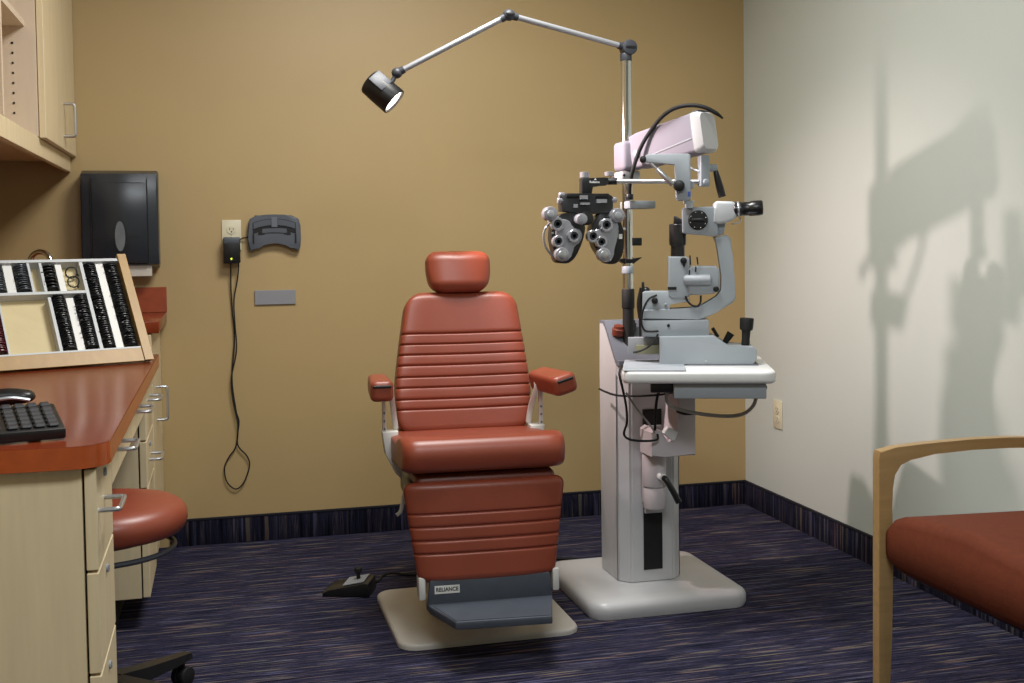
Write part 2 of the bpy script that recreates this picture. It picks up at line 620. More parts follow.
sink = thing('sink_cabinet', 'taller maple base cabinet against the tan back wall past the desk', 'cabinet', (-.52, 4.12, 0))
bm = B()
box(bm, XL+.002, FX-.024, 3.84, 3.858, .1, .845)
box(bm, XL+.002, FX-.024, 4.395, 4.413, .1, .845)
box(bm, XL+.002, FX-.06, 3.858, 4.395, .1, .118)
obj('carcass', bm, 'wood', sink)
obj('recess', box(B(), FX-.05, FX-.03, 3.859, 4.394, .12, .843), 'gap', sink)
obj('toe_kick', box(B(), FX-.12, FX-.10, 3.845, 4.41, 0, .1), 'gap', sink)
obj('filler_strip', box(B(), FX-.02, FX, 4.305, 4.413, .112, .843, .001, 1), 'wood', sink)
d = front('door', sink, 3.842, 4.30, .112, .843)
bar_handle('handle', d, (FX, 4.06, .535), (FX, 4.06, .648), (.036, 0, 0), .005)
bm = B()
box(bm, XL+.001, -.192, 3.84, 4.416, .847, .885, .002)
free_obj('sink_worktop', bm, 'laminate', 'small raised cherry red worktop against the back wall behind the lens tray', 'countertop')
bm = B()
box(bm, XL+.001, -.19, 4.398, 4.416, .8855, .978, .001, 1)
free_obj('backsplash', bm, 'laminate_edge', 'low cherry red splash strip along the back wall above the raised worktop', 'backsplash')

# faucet
fc = thing('faucet', 'chrome gooseneck faucet whose arch shows above the lens tray', 'faucet', (-.62, 4.15, .8855))
obj('base', lathe(B(), (-.62, 4.15, .8856), (0, 0, 1), [(0, .025), (.008, .025), (.015, .018), (.05, .013)]), 'chrome', fc)
bm = B()
arc = [(-.62, 4.15, .93), (-.62, 4.15, 1.07)] + [(-.585-.035*math.cos(R(a)), 4.15-.03*(a/180), 1.075+.04*math.sin(R(a))) for a in range(20, 181, 20)] + [(-.55, 4.12, 1.05)]
tube(bm, arc, .009, 12, 4)
obj('spout', bm, 'chrome', fc)

# ------------------------------------------------------------------ wall cabinet
UX = -.492
wc = thing('wall_cabinet', 'pale maple wall cabinet with open shelf bays and one door above the desk', 'cabinet', (-.65, 3.3, 1.4))
bx0 = XL+.002
bm = B()
box(bm, bx0, bx0+.012, 2.3, 4.413, 1.46, 2.3)                   # back
obj('back_panel', bm, 'wood_x', wc)
for y in (2.3, 3.085, 3.655, 4.395):
    obj('side_panel', box(B(), bx0+.012, UX-.021, y, y+.018, 1.46, 2.3), 'wood_x', wc)
obj('bottom_panel', box(B(), bx0+.012, UX-.039, 2.318, 4.395, 1.44, 1.459), 'wood', wc)
obj('top_panel', box(B(), bx0, UX-.021, 2.3, 4.413, 2.301, 2.32), 'wood', wc)
obj('bottom_rail', box(B(), UX-.038, UX-.0205, 2.3, 4.413, 1.402, 1.458, .001, 1), 'wood', wc)
obj('shelf', box(B(), bx0+.012, UX-.05, 3.104, 3.654, 1.785, 1.803), 'wood_x', wc)
obj('shelf', box(B(), bx0+.012, UX-.05, 2.319, 3.084, 1.785, 1.803), 'wood_x', wc)
bm = B()
for k in range(8):
    z = 1.735-k*.0295
    cyl(bm, (UX-.085, 3.6549, z), (UX-.085, 3.6535, z), .0035, n=10)
obj('shelf_pin_hole', bm, 'gap', wc)['kind'] = 'stuff'
dr = obj('door', box(B(), UX-.019, UX, 3.668, 4.413, 1.457, 2.32, .0015, 1), 'wood', wc)
bar_handle('handle', dr, (UX, 4.09, 1.502), (UX, 4.09, 1.61), (.036, 0, 0), .005)

# ------------------------------------------------------------------ lens tray
tp0 = Vector((-.198, 3.57, .7815))
ud = Vector((-.923, -.384, 0)).normalized()
bk = Vector((-.384, .923, 0)).normalized()
vd = (bk*.245+Vector((0, 0, .33))).normalized()
wd = ud.cross(vd).normalized()
if wd.y > 0:
    wd = -wd          # out of the tray face, towards the room
TM = xform(ud, vd, wd)
TM.translation = tp0
tr = thing('lens_tray', 'tilted white and pine trial lens tray standing on the desktop', 'tray', tuple(tp0))
U1, V1 = .56, .384
def tbox(u0, u1, v0, v1, w0, w1, r=0):
    bm = box(B(), u0, u1, v0, v1, w0, w1, r, 1, TM)
    for v in bm.verts:
        v.co.z = max(v.co.z, .7806)
    return bm
obj('side_board', tbox(0, .027, 0, V1+.010, -.034, .014, .001), 'pine', tr)
obj('side_board', tbox(U1-.018, U1, 0, V1+.012, -.03, .014, .001), 'pine', tr)
obj('front_board', tbox(.0275, U1-.0185, 0.0, .046, -.033, .010, .001), 'pine', tr)
obj('front_lip', tbox(.0275, U1-.0185, .0465, .052, -.033, .009), 'tray_white', tr)
obj('top_board', tbox(.0275, U1-.0185, V1-.014, V1-.004, -.033, .009), 'tray_white', tr)
obj('tray_floor', tbox(.0275, U1-.0185, .0525, V1-.0145, -.034, -.0255), 'ply', tr)
for (u0, u1, v0, v1) in ((.137, .147, .0525, V1-.0145), (.252, .261, .0525, .243), (.1475, U1-.0185, .2545, .264),
                         (.257, .265, .2645, V1-.0145), (.292, .299, .2645, V1-.0145), (.395, .4, .0525, .243)):
    obj('divider', tbox(u0, u1, v0, v1, -.025, .007), 'tray_white', tr)
for (u0, u1, v0, v1) in ((.074, .096, .0525, V1-.0145), (.186, .208, .0525, .243), (.199, .217, .2645, V1-.0145), (.341, .366, .2645, V1-.0145)):
    obj('white_strip', tbox(u0, u1, v0, v1, -.025, -.001), 'strip', tr)

def lens_mesh(name, r, m, glass=True):
    bm = B()
    n = 18
    def ring(rr, w):
        return [Vector((rr*math.cos(2*PI*k/n), w, rr*math.sin(2*PI*k/n))) for k in range(n)]
    a = [[bm.verts.new(p) for p in l] for l in (ring(r, -.0016), ring(r, .0016), ring(r*.8, .0016), ring(r*.8, -.0016))]
    for i in range(4):
        x, y = a[i], a[(i+1) % 4]
        for k in range(n):
            bm.faces.new((x[k], x[(k+1) % n], y[(k+1) % n], y[k]))
    box(bm, r*.55, r*.80, -.001, .001, r*.68, r*1.12)
    if glass:
        g = [bm.verts.new(p) for p in ring(r*.82, 0)]
        bm.faces.new(g)
    bmesh.ops.recalc_face_normals(bm, faces=bm.faces)
    me = bpy.data.meshes.new(name)
    bm.to_mesh(me)
    bm.free()
    me.materials.append(M[m])
    return me
LM = {k: lens_mesh('trial_lens', .0192, k) for k in ('dark_rim', 'red_rim', 'grey_rim')}
LMb = lens_mesh('trial_lens', .0185, 'dark_rim', False)
def lens_row(u, v0, v1, n, m, label, group, mesh=None, tilt=0):
    for k in range(n):
        v = v0+(v1-v0)*(k+.5)/n
        o = bpy.data.objects.new('trial_lens', mesh or LM[m])
        COL.objects.link(o)
        mm = xform(ud, vd, wd) @ Matrix.Rotation(tilt+random.uniform(-.05, .05), 4, 'X') @ Matrix.Rotation(random.uniform(-.6, .6)+(PI if random.random() < .5 else 0), 4, 'Y')
        mm.translation = TM @ Vector((u+random.uniform(-.0012, .0012), v, -.0035+random.uniform(-.001, .0012)))
        o.matrix_world = mm
        top(o, label, 'lens', group)
lens_row(.0508, .060, .363, 38, 'dark_rim', 'black rimmed trial lens in the long column against the right pine board', 'lenses in the outer long column')
lens_row(.1165, .060, .363, 38, 'dark_rim', 'black rimmed trial lens in the second long column from the right pine board', 'lenses in the inner long column')
lens_row(.1668, .060, .249, 24, 'dark_rim', 'black rimmed trial lens in the short lower column nearest the long columns', 'lenses in the lower right short column')
lens_row(.2298, .060, .249, 24, 'dark_rim', 'black rimmed trial lens in the short lower column beside the empty ply compartment', 'lenses in the lower left short column')
lens_row(.173, .288, .354, 2, 'grey_rim', 'large open ring trial lens lying tipped in the upper compartment', 'open ring lenses', LMb, -.95)
lens_row(.2395, .272, .362, 8, 'dark_rim', 'black rimmed trial lens in the short upper column left of the open rings', 'lenses in the upper middle column')
lens_row(.3195, .270, .363, 12, 'grey_rim', 'grey rimmed trial lens in the upper column left of the narrow empty slot', 'lenses in the upper left column')
lens_row(.387, .270, .363, 12, 'grey_rim', 'grey rimmed trial lens in the leftmost visible upper column', 'lenses in the leftmost upper column')
lens_row(.4195, .062, .205, 18, 'red_rim', 'dark red rimmed trial lens in the lower left column', 'red lenses')

# ------------------------------------------------------------------ keyboard and mouse
ka = R(14)
kb = thing('keyboard', 'black computer keyboard on the near corner of the red desktop', 'keyboard', (-.272, 2.165, .7815), ka)
tilt = Matrix.Rotation(R(8.5), 4, 'X')
bm = B()
box(bm, -.44, 0, 0, .172, .0, .02, .004, 2, tilt)
obj('case', bm, 'black', kb, True)
bm = B()
for fx in (-.40, -.04):
    box(bm, fx-.012, fx+.012, .15, .158, .0, .022)
obj('foot', bm, 'black', kb, True)
for r_ in range(6):
    yy = .012+r_*.0255+(.006 if r_ == 5 else 0)
    x = -.010
    for c_ in range(17):
        w = .0185
        if r_ == 0 and 8 <= c_ <= 11:
            if c_ > 8:
                continue
            x1 = x
            x0 = x-.0225*4+.004
            box_ = (x0, x1)
            x = x0-.004
        else:
            box_ = (x-w, x)
            x -= .0225 + (.006 if c_ in (3, 6) else 0)
        if box_[0] < -.432:
            continue
        bm = B()
        box(bm, box_[0], box_[1], yy, yy+.0195, .0195, .0265, .003, 1, tilt)
        obj('key', bm, 'key', kb, True)

mo = thing('computer_mouse', 'black and silver computer mouse behind the keyboard', 'mouse', (-.450, 2.66, .7805), R(95))
bm = B()
cushion(bm, .11, lambda s: .031-.004*math.sin(s/.11*PI), lambda s: .008+.010*math.sin(min(1, s/.09)*PI*.8)+.003, .028, .012,
        lambda x, t, s: (x, s-.055, .0195-t if t < 0 else .0195-t*.75), n=2.6)
for v in bm.verts:
    v.co.z = max(v.co.z, .0005)
obj('shell', bm, 'black', mo, True)
bm = B()
tube(bm, [(-.029, -.045, .016), (-.032, -.01, .023), (-.030, .03, .019), (-.02, .05, .015)], .004, 8, 5)
tube(bm, [(.029, -.045, .016), (.032, -.01, .023), (.030, .03, .019), (.02, .05, .015)], .004, 8, 5)
obj('side_trim', bm, 'silver', mo, True)
obj('scroll_wheel', cyl(B(), (-.004, .03, .033), (.004, .03, .033), .008, n=16), 'key', mo, True)

# ------------------------------------------------------------------ stool
SX, SY = -.282, 2.80
st = thing('rolling_stool', 'round rust red rolling stool pushed under the desk', 'stool', (SX, SY, 0))
bm = B()
lathe(bm, (SX, SY, .452), (0, 0, 1), [(0, .12), (.001, .165), (.005, .182), (.014, .192), (.030, .197), (.048, .196), (.062, .188), (.072, .172), (.078, .145), (.081, .1), (.082, .04), (.082, 0)], 48)
obj('seat', bm, 'leather', st)
obj('seat_plate', lathe(B(), (SX, SY, .429), (0, 0, 1), [(0, .05), (.01, .12), (.022, .13)], 32), 'black', st)
bm = B()
torus(bm, (SX, SY, .418), (0, 0, 1), .165, .0065, 44, 10)
for a in (40, 160, 280):
    tube(bm, [(SX+.165*math.cos(R(a)), SY+.165*math.sin(R(a)), .418), (SX+.12*math.cos(R(a)), SY+.12*math.sin(R(a)), .430), (SX+.09*math.cos(R(a)), SY+.09*math.sin(R(a)), .436)], .005, 8, 3)
obj('release_ring', bm, 'dark_joint', st)
bm = B()
cyl(bm, (SX, SY, .22), (SX, SY, .43), .016)
obj('gas_lift', bm, 'chrome', st)
bm = B()
cyl(bm, (SX, SY, .07), (SX, SY, .24), .028, .026, bev=.003)
lathe(bm, (SX, SY, .062), (0, 0, 1), [(0, .045), (.004, .05), (.035, .048), (.05, .03)], 28)
obj('hub', bm, 'black', st)
for k in range(5):
    a = R(50+72*k)
    dv = Vector((math.cos(a), math.sin(a), 0))
    sd = Vector((-dv.y, dv.x, 0))
    c = Vector((SX, SY, 0))
    bm = B()
    loops = []
    for t, hw, zt, zb in ((.03, .028, .112, .07), (.12, .026, .098, .066), (.22, .022, .086, .064), (.275, .018, .08, .064), (.285, .014, .078, .066)):
        loops.append([c+dv*t+sd*hw+Vector((0, 0, zb)), c+dv*t+sd*hw*.8+Vector((0, 0, zt)), c+dv*t-sd*hw*.8+Vector((0, 0, zt)), c+dv*t-sd*hw+Vector((0, 0, zb))])
    loft(bm, loops)
    leg = obj('leg', bm, 'black', st)
    bm = B()
    p = c+dv*.262
    cyl(bm, p+Vector((0, 0, .04)), p+Vector((0, 0, .066)), .006)
    for q in (-1, 1):
        cyl(bm, p+sd*(.006*q)+Vector((0, 0, .0245)), p+sd*(.02*q)+Vector((0, 0, .0245)), .024, n=24, bev=.003)
    cyl(bm, p-sd*.008+Vector((0, 0, .0245)), p+sd*.008+Vector((0, 0, .0245)), .018, n=20)
    obj('caster', bm, 'rubber', leg)

# ------------------------------------------------------------------ things on the back wall
pd = thing('paper_towel_dispenser', 'dark smoked paper towel dispenser on the tan wall above the worktop', 'dispenser', (-.345, D, 1.045))
bm = B()
prism(bm, [(D-.001, 1.06), (D-.001, 1.405), (D-.055, 1.405), (D-.09, 1.392), (D-.102, 1.33), (D-.104, 1.12), (D-.098, 1.065), (D-.06, 1.05)], -.472, -.208, 'yz', .006, 2)
obj('body', bm, 'smoke', pd)
bm = B()
box(bm, -.435, -.245, D-.1075, D-.101, 1.07, 1.36, .003, 2)
obj('front_panel', bm, 'smoke', pd)
bm = B()
for x in (-.437, -.244):
    box(bm, x-.0012, x+.0012, D-.1085, D-.102, 1.07, 1.375)
box(bm, -.43, -.256, D-.108, D-.1072, 1.163, 1.165)
obj('seam', bm, 'slot', pd)
def oval(bm, cx, cz, a, b, y0, y1, n=32):
    return loft(bm, [[Vector((cx+a*math.cos(2*PI*k/n), y, cz+b*math.sin(2*PI*k/n))) for k in range(n)] for y in (y0, y1)])
rim = obj('window_rim', oval(B(), -.34, 1.167, .0215, .060, D-.1095, D-.1076), 'black', pd)
obj('viewing_window', oval(B(), -.34, 1.167, .0175, .054, D-.1105, D-.1094), 'smoke_win', pd)
obj('paper_towel', box(B(), -.315, -.235, D-.085, D-.083, 1.022, 1.075), 'paper', pd)

def outlet_face(root, c, right, outward, plate_w=.072, plate_h=.115):
    """plate centred at c; right and outward are unit vectors"""
    r_, o_ = Vector(right), Vector(outward)
    X = xform(r_, o_, (0, 0, 1))
    X.translation = Vector(c)
    obj('cover_plate', box(B(), -plate_w/2, plate_w/2, .0005, .006, -plate_h/2, plate_h/2, .003, 2, X), 'ivory', root)
    for s in (-1, 1):
        bm = B()
        loop = []
        for k in range(28):
            a = 2*PI*k/28
            loop.append((max(-.0165, min(.0165, .0185*math.cos(a))), s*.0195+.0145*math.sin(a)))
        prism(bm, loop, .0055, .0085, 'xz', 0, 1, X)
        sk = obj('socket', bm, 'ivory', root)
        bm = B()
        box(bm, -.0075, -.0055, .0082, .0089, s*.0195-.001, s*.0195+.008, 0, 1, X)
        box(bm, .0055, .0075, .0082, .0089, s*.0195-.001, s*.0195+.007, 0, 1, X)
        cyl_b = B()
        box(bm, -.0022, .0022, .0082, .0089, s*.0195-.009, s*.0195-.0045, 0, 1, X)
        cyl_b.free()
        obj('slot', bm, 'slot', sk)
    bm = B()
    cyl(bm, X @ Vector((0, .0055, 0)), X @ Vector((0, .0075, 0)), .003, n=12)
    obj('screw', bm, 'steel', root)

ow = thing('wall_outlet', 'ivory power outlet on the tan back wall with a black adapter plugged in', 'outlet', (.05, D, 1.11))
outlet_face(ow, (.0495, D, 1.1675), (1, 0, 0), (0, -1, 0))
orr = thing('wall_outlet', 'ivory power outlet low on the cream right wall', 'outlet', (XR, 4.12, .37))
outlet_face(orr, (XR, 4.12, .425), (0, -1, 0), (-1, 0, 0))

ad = thing('power_adapter', 'black plug in adapter with a green light on the ivory outlet', 'adapter', (.048, D-.03, 1.053))
bm = B()
box(bm, .0175, .0795, D-.052, D-.0095, 1.062, 1.160, .005, 2)
obj('case', bm, 'black', ad)
obj('top_band', box(B(), .019, .078, D-.0535, D-.04, 1.136, 1.159, .003, 2), 'charger', ad)
bm = B()
cyl(bm, (.0465, D-.0515, 1.079), (.0465, D-.0545, 1.079), .0038, n=14)
obj('indicator_light', bm, 'led', ad)
bm = B()
yc = D-.012
c1 = [(46.5, D-.03)]
cp = [at(px, py, D-.011) for px, py in ((231.5, 268), (231, 290), (232.5, 312), (234.5, 340), (232, 378), (236, 410), (239, 422), (237.5, 444))]
cp[0] = Vector((.044, D-.024, 1.063))
loop = [at(px, py, D-.011) for px, py in ((237.5, 444), (247, 456), (249.5, 466), (244, 482), (236, 489), (227, 482), (224.5, 468), (229, 457), (236, 446))]
cq = [at(px, py, D-.017) for px, py in ((236, 446), (238, 425), (233, 400), (231.5, 378), (236.5, 350), (235, 325), (234, 300), (238, 275), (239.3, 245), (241, 239), (249, 237))]
tube(bm, cp+loop[1:]+cq[1:], .0026, 8, 5)
obj('cord', bm, 'rubber', ad)

ch = thing('charging_cradle', 'dark slate arched charging cradle on the tan wall right of the outlet', 'charger', (.207, D, 1.1))
def arch(bm, th0, th1, y0, y1, r=0, cx=.207, wide=1.0):
    """arched band: outline from the photo, x half widths; built as a polygon"""
    up = [(-.098, 1.150), (-.0975, 1.20), (-.090, 1.228), (-.07, 1.2385), (-.035, 1.243), (0, 1.244), (.035, 1.243), (.07, 1.2385), (.090, 1.228), (.0975, 1.20), (.098, 1.150), (.096, 1.118), (.088, 1.106), (.078, 1.108)]
    lo = [(.062, 1.122), (.04, 1.135), (.0, 1.142), (-.04, 1.135), (-.062, 1.122), (-.078, 1.108), (-.088, 1.106), (-.096, 1.118)]
    zc = 1.18
    pts = [(cx+x*wide, zc+(z-zc)*wide) for x, z in up+lo]
    return prism(bm, pts[::-1], y0, y1, 'xz', r, 2)
obj('body', arch(B(), 0, 0, D-.03, D-.0005, .006), 'charger', ch)
bm = B()
def band(bm, x0, x1, z0, z1, y0, y1, sag, cx=.207, n=10):
    t = [(cx+x0+(x1-x0)*k/n, z1-sag*((x0+(x1-x0)*k/n)/.07)**2) for k in range(n+1)]
    b = [(cx+x0+(x1-x0)*k/n, z0-sag*((x0+(x1-x0)*k/n)/.07)**2) for k in range(n+1)]
    return prism(bm, t+b[::-1], y0, y1, 'xz')
obj('recess', band(B(), -.08, .08, 1.186, 1.228, D-.0312, D-.029, .012), 'slot', ch)
obj('contact_bar', band(B(), -.077, -.012, 1.204, 1.226, D-.0345, D-.0305, .012), 'charger', ch)
obj('contact_bar', band(B(), .012, .077, 1.204, 1.226, D-.0345, D-.0305, .012), 'charger', ch)
obj('latch', band(B(), -.011, .011, 1.196, 1.234, D-.036, D-.0305, 0), 'console', ch)
obj('inner_step', band(B(), -.045, .045, 1.176, 1.192, D-.034, D-.0305, .006), 'charger', ch)
for s in (-1, 1):
    obj('prong_slot', band(B(), .048*s-.012, .048*s+.012, 1.172, 1.182, D-.0335, D-.0302, .006), 'slot', ch)
    obj('side_groove', box(B(), .207+.078*s-.003, .207+.078*s+.003, D-.0325, D-.0302, 1.135, 1.17), 'slot', ch)
    obj('tab', box(B(), .207+.06*s-.012, .207+.06*s+.006, D-.02, D-.008, 1.231, 1.241, .002), 'black', ch)

bm = B()
box(bm, .129, .282, D-.0075, D-.0005, .902, .957, .0015, 1)
free_obj('wall_plaque', bm, 'plaque', 'small blank grey plaque on the tan wall below the charging cradle', 'plaque')

# ------------------------------------------------------------------ exam chair
CX, CY = .715, 3.33
CM = Matrix.Translation((CX, CY, 0)) @ Matrix.Rotation(R(-2.6), 4, 'Z')
ec = thing('exam_chair', 'rust red vinyl exam chair with headrest, armrests and dark footrest', 'exam chair', (CX, CY, 0))
def cfn(f):
    return lambda x, t, s: CM @ Vector(f(x, t, s))
def cobj(name, bm, m, parent=None, smooth=35, label=None):
    bmesh.ops.transform(bm, matrix=CM, verts=bm.verts)
    return obj(name, bm, m, parent or ec, smooth=smooth, label=label)
# base plate keeps square with the room
bm = B()
pslab(bm, rounded(.460, .985, 3.068, 3.60, .055), edge_prof(.0005, .018, 0, .010))
obj('base_plate', bm, 'beige', ec)
bm = B()
box(bm, -.12, .12, -.1, .16, .03, .2, .01)
box(bm, -.10, .10, -.08, .14, .2, .36, .01)
cobj('lift_column', bm, 'beige')
bm = B()
box(bm, -.19, .19, -.19, .16, .36, .425, .01)
cobj('seat_frame', bm, 'black')
bm = B()
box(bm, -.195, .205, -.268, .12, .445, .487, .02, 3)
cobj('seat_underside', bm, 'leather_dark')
# seat with rolled front edge: lofted across the width
def seat_pt(x, t, s):
    return None
bm = B()
prof = []
# y, z outline of the seat in side view, front roll first
out = []
for k in range(13):
    a = R(-100-160*k/12)
    out.append((-.243+.066*math.cos(a)*1.0, .545+.066*math.sin(-a) if False else .545+.066*math.sin(a)*-1))
sec = [(-.245, .492), (-.285, .496), (-.304, .512), (-.310, .542), (-.304, .568), (-.288, .585), (-.262, .593), (-.225, .592),
       (-.16, .580), (-.06, .565), (.05, .556), (.125, .552), (.14, .545), (.14, .50), (.125, .475), (.05, .468), (-.1, .468)]
def smooth_closed(pts, sub=4):
    n = len(pts)
    res = []
    for i in range(n):
        a, b, c, d = [Vector((p[0], p[1])) for p in (pts[i-1], pts[i], pts[(i+1) % n], pts[(i+2) % n])]
        for k in range(sub):
            t = k/sub
            res.append(.5*((2*b)+(c-a)*t+(2*a-5*b+4*c-d)*t*t+(3*b-a-3*c+d)*t**3))
    return res
so = smooth_closed(sec)
cen = Vector((-.10, .535))
loops = []
hw = .231
rc = .045
for k in range(29):
    q = -1+2*k/28
    # denser near the sides
    x = hw*math.sin(q*PI/2)
    d = hw-abs(x)
    ins = rc-math.sqrt(max(0, rc*rc-(rc-d)**2)) if d < rc else 0
    loop = []
    for p in so:
        dirv = (p-cen)
        f = 1-ins/max(dirv.length, .06)*.9
        pp = cen+dirv*max(f, .2)
        # a soft saddle in the middle
        z = pp.y - (.006*(1-(x/hw)**2) if pp.y > .57 and pp.x > -.28 else 0)
        loop.append(CM @ Vector((x, pp.x, z)))
    loops.append(loop)
loft(bm, loops)
obj('seat', bm, 'leather', ec, smooth=60)
# backrest
def wback(s):
    return .203+.012*math.sin(min(1, s/.2)*PI/2) - .040*max(0, (s-.12)/.31)**1.2
bb0, bb1 = Vector((.004, .120, .528)), Vector((.016, .225, .966))
bd = (bb1-bb0)
Hb = bd.length
bd.normalize()
bn = Vector((0, -bd.z, bd.y))     # front normal
gz = [.613, .643, .678, .71, .745, .777, .809, .841]
gs = [(z-.535)/bd.z for z in gz]
bm = B()
cushion(bm, Hb, wback, lambda s: .044, .055, .03, cfn(lambda x, t, s: bb0+Vector((x, 0, 0))+bd*s-bn*(t+.018*(abs(x)/.2)**2*(-1 if t < 0 else 0))), n=6, grooves=gs, gd=.0055, sig=.0026, N=56)
obj('backrest', bm, 'leather', ec, smooth=60)
bm = B()
box(bm, -.15, .15, .2, .225, .50, .88, .01)
for v in bm.verts:
    v.co.y += (v.co.z-.5)*.27-.015
cobj('back_shell', bm, 'beige')
# headrest
hb0 = Vector((.011, .225, .963))
hd = Vector((0, .18, 1)).normalized()
hn = Vector((0, -1, .18)).normalized()
bm = B()
cushion(bm, .133, lambda s: .086+.017*math.sin(min(1, s/.08)*PI/2), lambda s: .050-.010*s/.13, .036, .036,
        cfn(lambda x, t, s: hb0+Vector((x, 0, 0))+hd*s-hn*(t-.03+(.012*(x/.1)**2 if t < 0 else 0))), n=4.6,
        dip=lambda x, s: s-(.0035*math.exp(-(x/.03)**2)*max(0, (s-.07)/.06)))
obj('headrest', bm, 'leather', ec, smooth=60)
bm = B()
box(bm, -.03, .03, .235, .25, .86, 1.03, .004)
cobj('headrest_post', bm, 'chrome')
# leg rest
lg0, lg1 = Vector((0, -.292, .195)), Vector((0, -.268, .468))
ld = (lg1-lg0)
Hl = ld.length
ld.normalize()
ln = Vector((0, -ld.z, ld.y))
gl = [(.195+.273*f-.195)/ld.z for f in (.29, .42, .555, .685)]
bm = B()
cushion(bm, Hl, lambda s: .192+.038*s/Hl, lambda s: .028, .028, .02, cfn(lambda x, t, s: lg0+Vector((x, 0, 0))+ld*s-ln*(t+(.012*(abs(x)/.2)**3*(1 if t < 0 else 0)))), n=6, grooves=gl, gd=.0055, sig=.0026, N=56)
obj('leg_rest', bm, 'leather', ec, smooth=60)
bm = B()
for s in (-1, 1):
    box(bm, s*.16-.01, s*.16+.01, -.245, -.225, .18, .47, .003)
    box(bm, s*.15-.008, s*.15+.008, -.24, -.18, .44, .50, .003)
cobj('leg_rest_bracket', bm, 'beige')
# footrest
FM = CM.copy()
ft = Vector((CX, CY, 0))
bm = B()
prism(bm, [(-.171, -.29), (-.166, -.325), (-.118, -.472), (.137, -.484), (.176, -.325), (.180, -.29)], .118, .140, 'xy', .004, 2)
foot = cobj('footrest', bm, 'foot')
bm = B()
prism(bm, [(-.171, .135), (-.162, .205), (.172, .205), (.180, .135)], -.312, -.290, 'xz', .003, 2)
obj('back_plate', (bmesh.ops.transform(bm, matrix=CM, verts=bm.verts), bm)[1], 'foot', foot)
bm = B()
prism(bm, [(-.158, -.33), (-.115, -.466), (.134, -.478), (.168, -.33)], .1402, .1415, 'xy')
obj('tread', (bmesh.ops.transform(bm, matrix=CM, verts=bm.verts), bm)[1], 'foot', foot)
bm = B()
box(bm, -.151, -.082, -.3134, -.3122, .168, .190)
stk = obj('sticker', (bmesh.ops.transform(bm, matrix=CM, verts=bm.verts), bm)[1], 'sticker', foot)
TX = CM @ (Matrix.Translation((-.1165, -.3138, .179)) @ Matrix.Rotation(R(90), 4, 'X') @ Matrix.Scale(.92, 4, (1, 0, 0)))
text('lettering', 'RELIANCE', .0150, 'ink', foot, TX)
for x0, x1 in ((-.193, -.174), (.183, .202)):
    bm = B()
    box(bm, x0, x1, -.305, -.255, .150, .213, .004)
    cobj('footrest_bracket', bm, 'white_metal')
# armrests
def armrest(sx):
    bm = B()
    # pad from front to back
    yaw = R(12 if sx > 0 else -1)
    AX = CM @ Matrix.Translation((.272 if sx > 0 else -.268, -.14, .706)) @ Matrix.Rotation(yaw, 4, 'Z') @ Matrix.Rotation(R(-14 if sx > 0 else 0), 4, 'Y')
    hw_ = .040 if sx > 0 else .034
    cushion(bm, .20, lambda s: hw_-.006*s/.25, lambda s: .03, .02, .015, lambda x, t, s: AX @ Vector((x, s, -t)), n=4.5)
    a = obj('armrest', bm, 'leather', ec, smooth=60)
    bm = B()
    box(bm, -.026, .026, -.003, .012, .010, .018, .002, 1, AX)
    obj('slot', bm, 'slot', a)
    # linkage bars down to the seat bracket
    xb = .207 if sx > 0 else -.222
    bm = B()
    tube(bm, [CM @ Vector((xb*1.03, .0, .70)), CM @ Vector((xb*1.03, .0, .68)), CM @ Vector((xb*.985, .04, .62)), CM @ Vector((xb*.955, .05, .57))], .0085, 10, 4)
    obj('arm_post', bm, 'white_metal', a)
    bm = B()
    box(bm, xb*1.12-.006, xb*1.12+.006, .02, .035, .565, .685, .002, 1, CM)
    bar = obj('linkage_bar', bm, 'white_metal', a)
    bm = B()
    for z in (.598, .622, .574):
        cyl(bm, CM @ Vector((xb*1.12, .0215, z)), CM @ Vector((xb*1.12, .0175, z)), .0032, n=10)
    obj('bolt', bm, 'console', bar)
    bm = B()
    prism(bm, [(xb*1.16, .567), (xb*.94, .567), (xb*.90, .43), (xb*.985, .45), (xb*1.12, .50)] if sx > 0 else
          [(xb*1.16, .567), (xb*1.12, .50), (xb*.985, .44), (xb*.90, .42), (xb*.94, .567)], .005, .06, 'xz', .006, 2, CM)
    obj('arm_bracket', bm, 'white_metal', ec)
armrest(-1)
armrest(1)
bm = B()
tube(bm, [CM @ Vector((-.18, .03, .42)), CM @ Vector((-.195, .02, .365)), CM @ Vector((-.205, .015, .325)), CM @ Vector((-.218, .01, .315))], .006, 8, 4)
obj('release_lever', bm, 'white_metal', ec)

# foot control
fp = thing('foot_pedal', 'small black foot pedal with a joystick on the carpet left of the chair base', 'foot control', (.385, 3.66, 0), R(-20))
bm = B()
prism(bm, [(-.075, .001), (-.075, .012), (-.055, .022), (.06, .046), (.075, .044), (.078, .001)], -.055, .055, 'xz', .004, 2)
obj('housing', bm, 'black', fp, True)
bm = B()
prism(bm, [(-.01, .0345), (.058, .0475), (.058, .049), (-.01, .036)], -.045, .045, 'xz')
obj('top_plate', bm, 'mid_grey', fp, True)
bm = B()
lathe(bm, (.03, .005, .042), (0, 0, 1), [(0, .006), (.022, .006), (.024, .013), (.036, .013), (.04, .009), (.041, 0)], 18)
obj('joystick', bm, 'rubber', fp, True)
bm = B()
tube(bm, [(.445, 3.69, .012), (.49, 3.74, .006), (.515, 3.80, .005), (.55, 3.82, .005), (.60, 3.78, .005), (.68, 3.76, .005), (.74, 3.7, .005), (.76, 3.62, .006)], .004, 8, 6)
obj('cable', bm, 'rubber', fp)
bm = B()
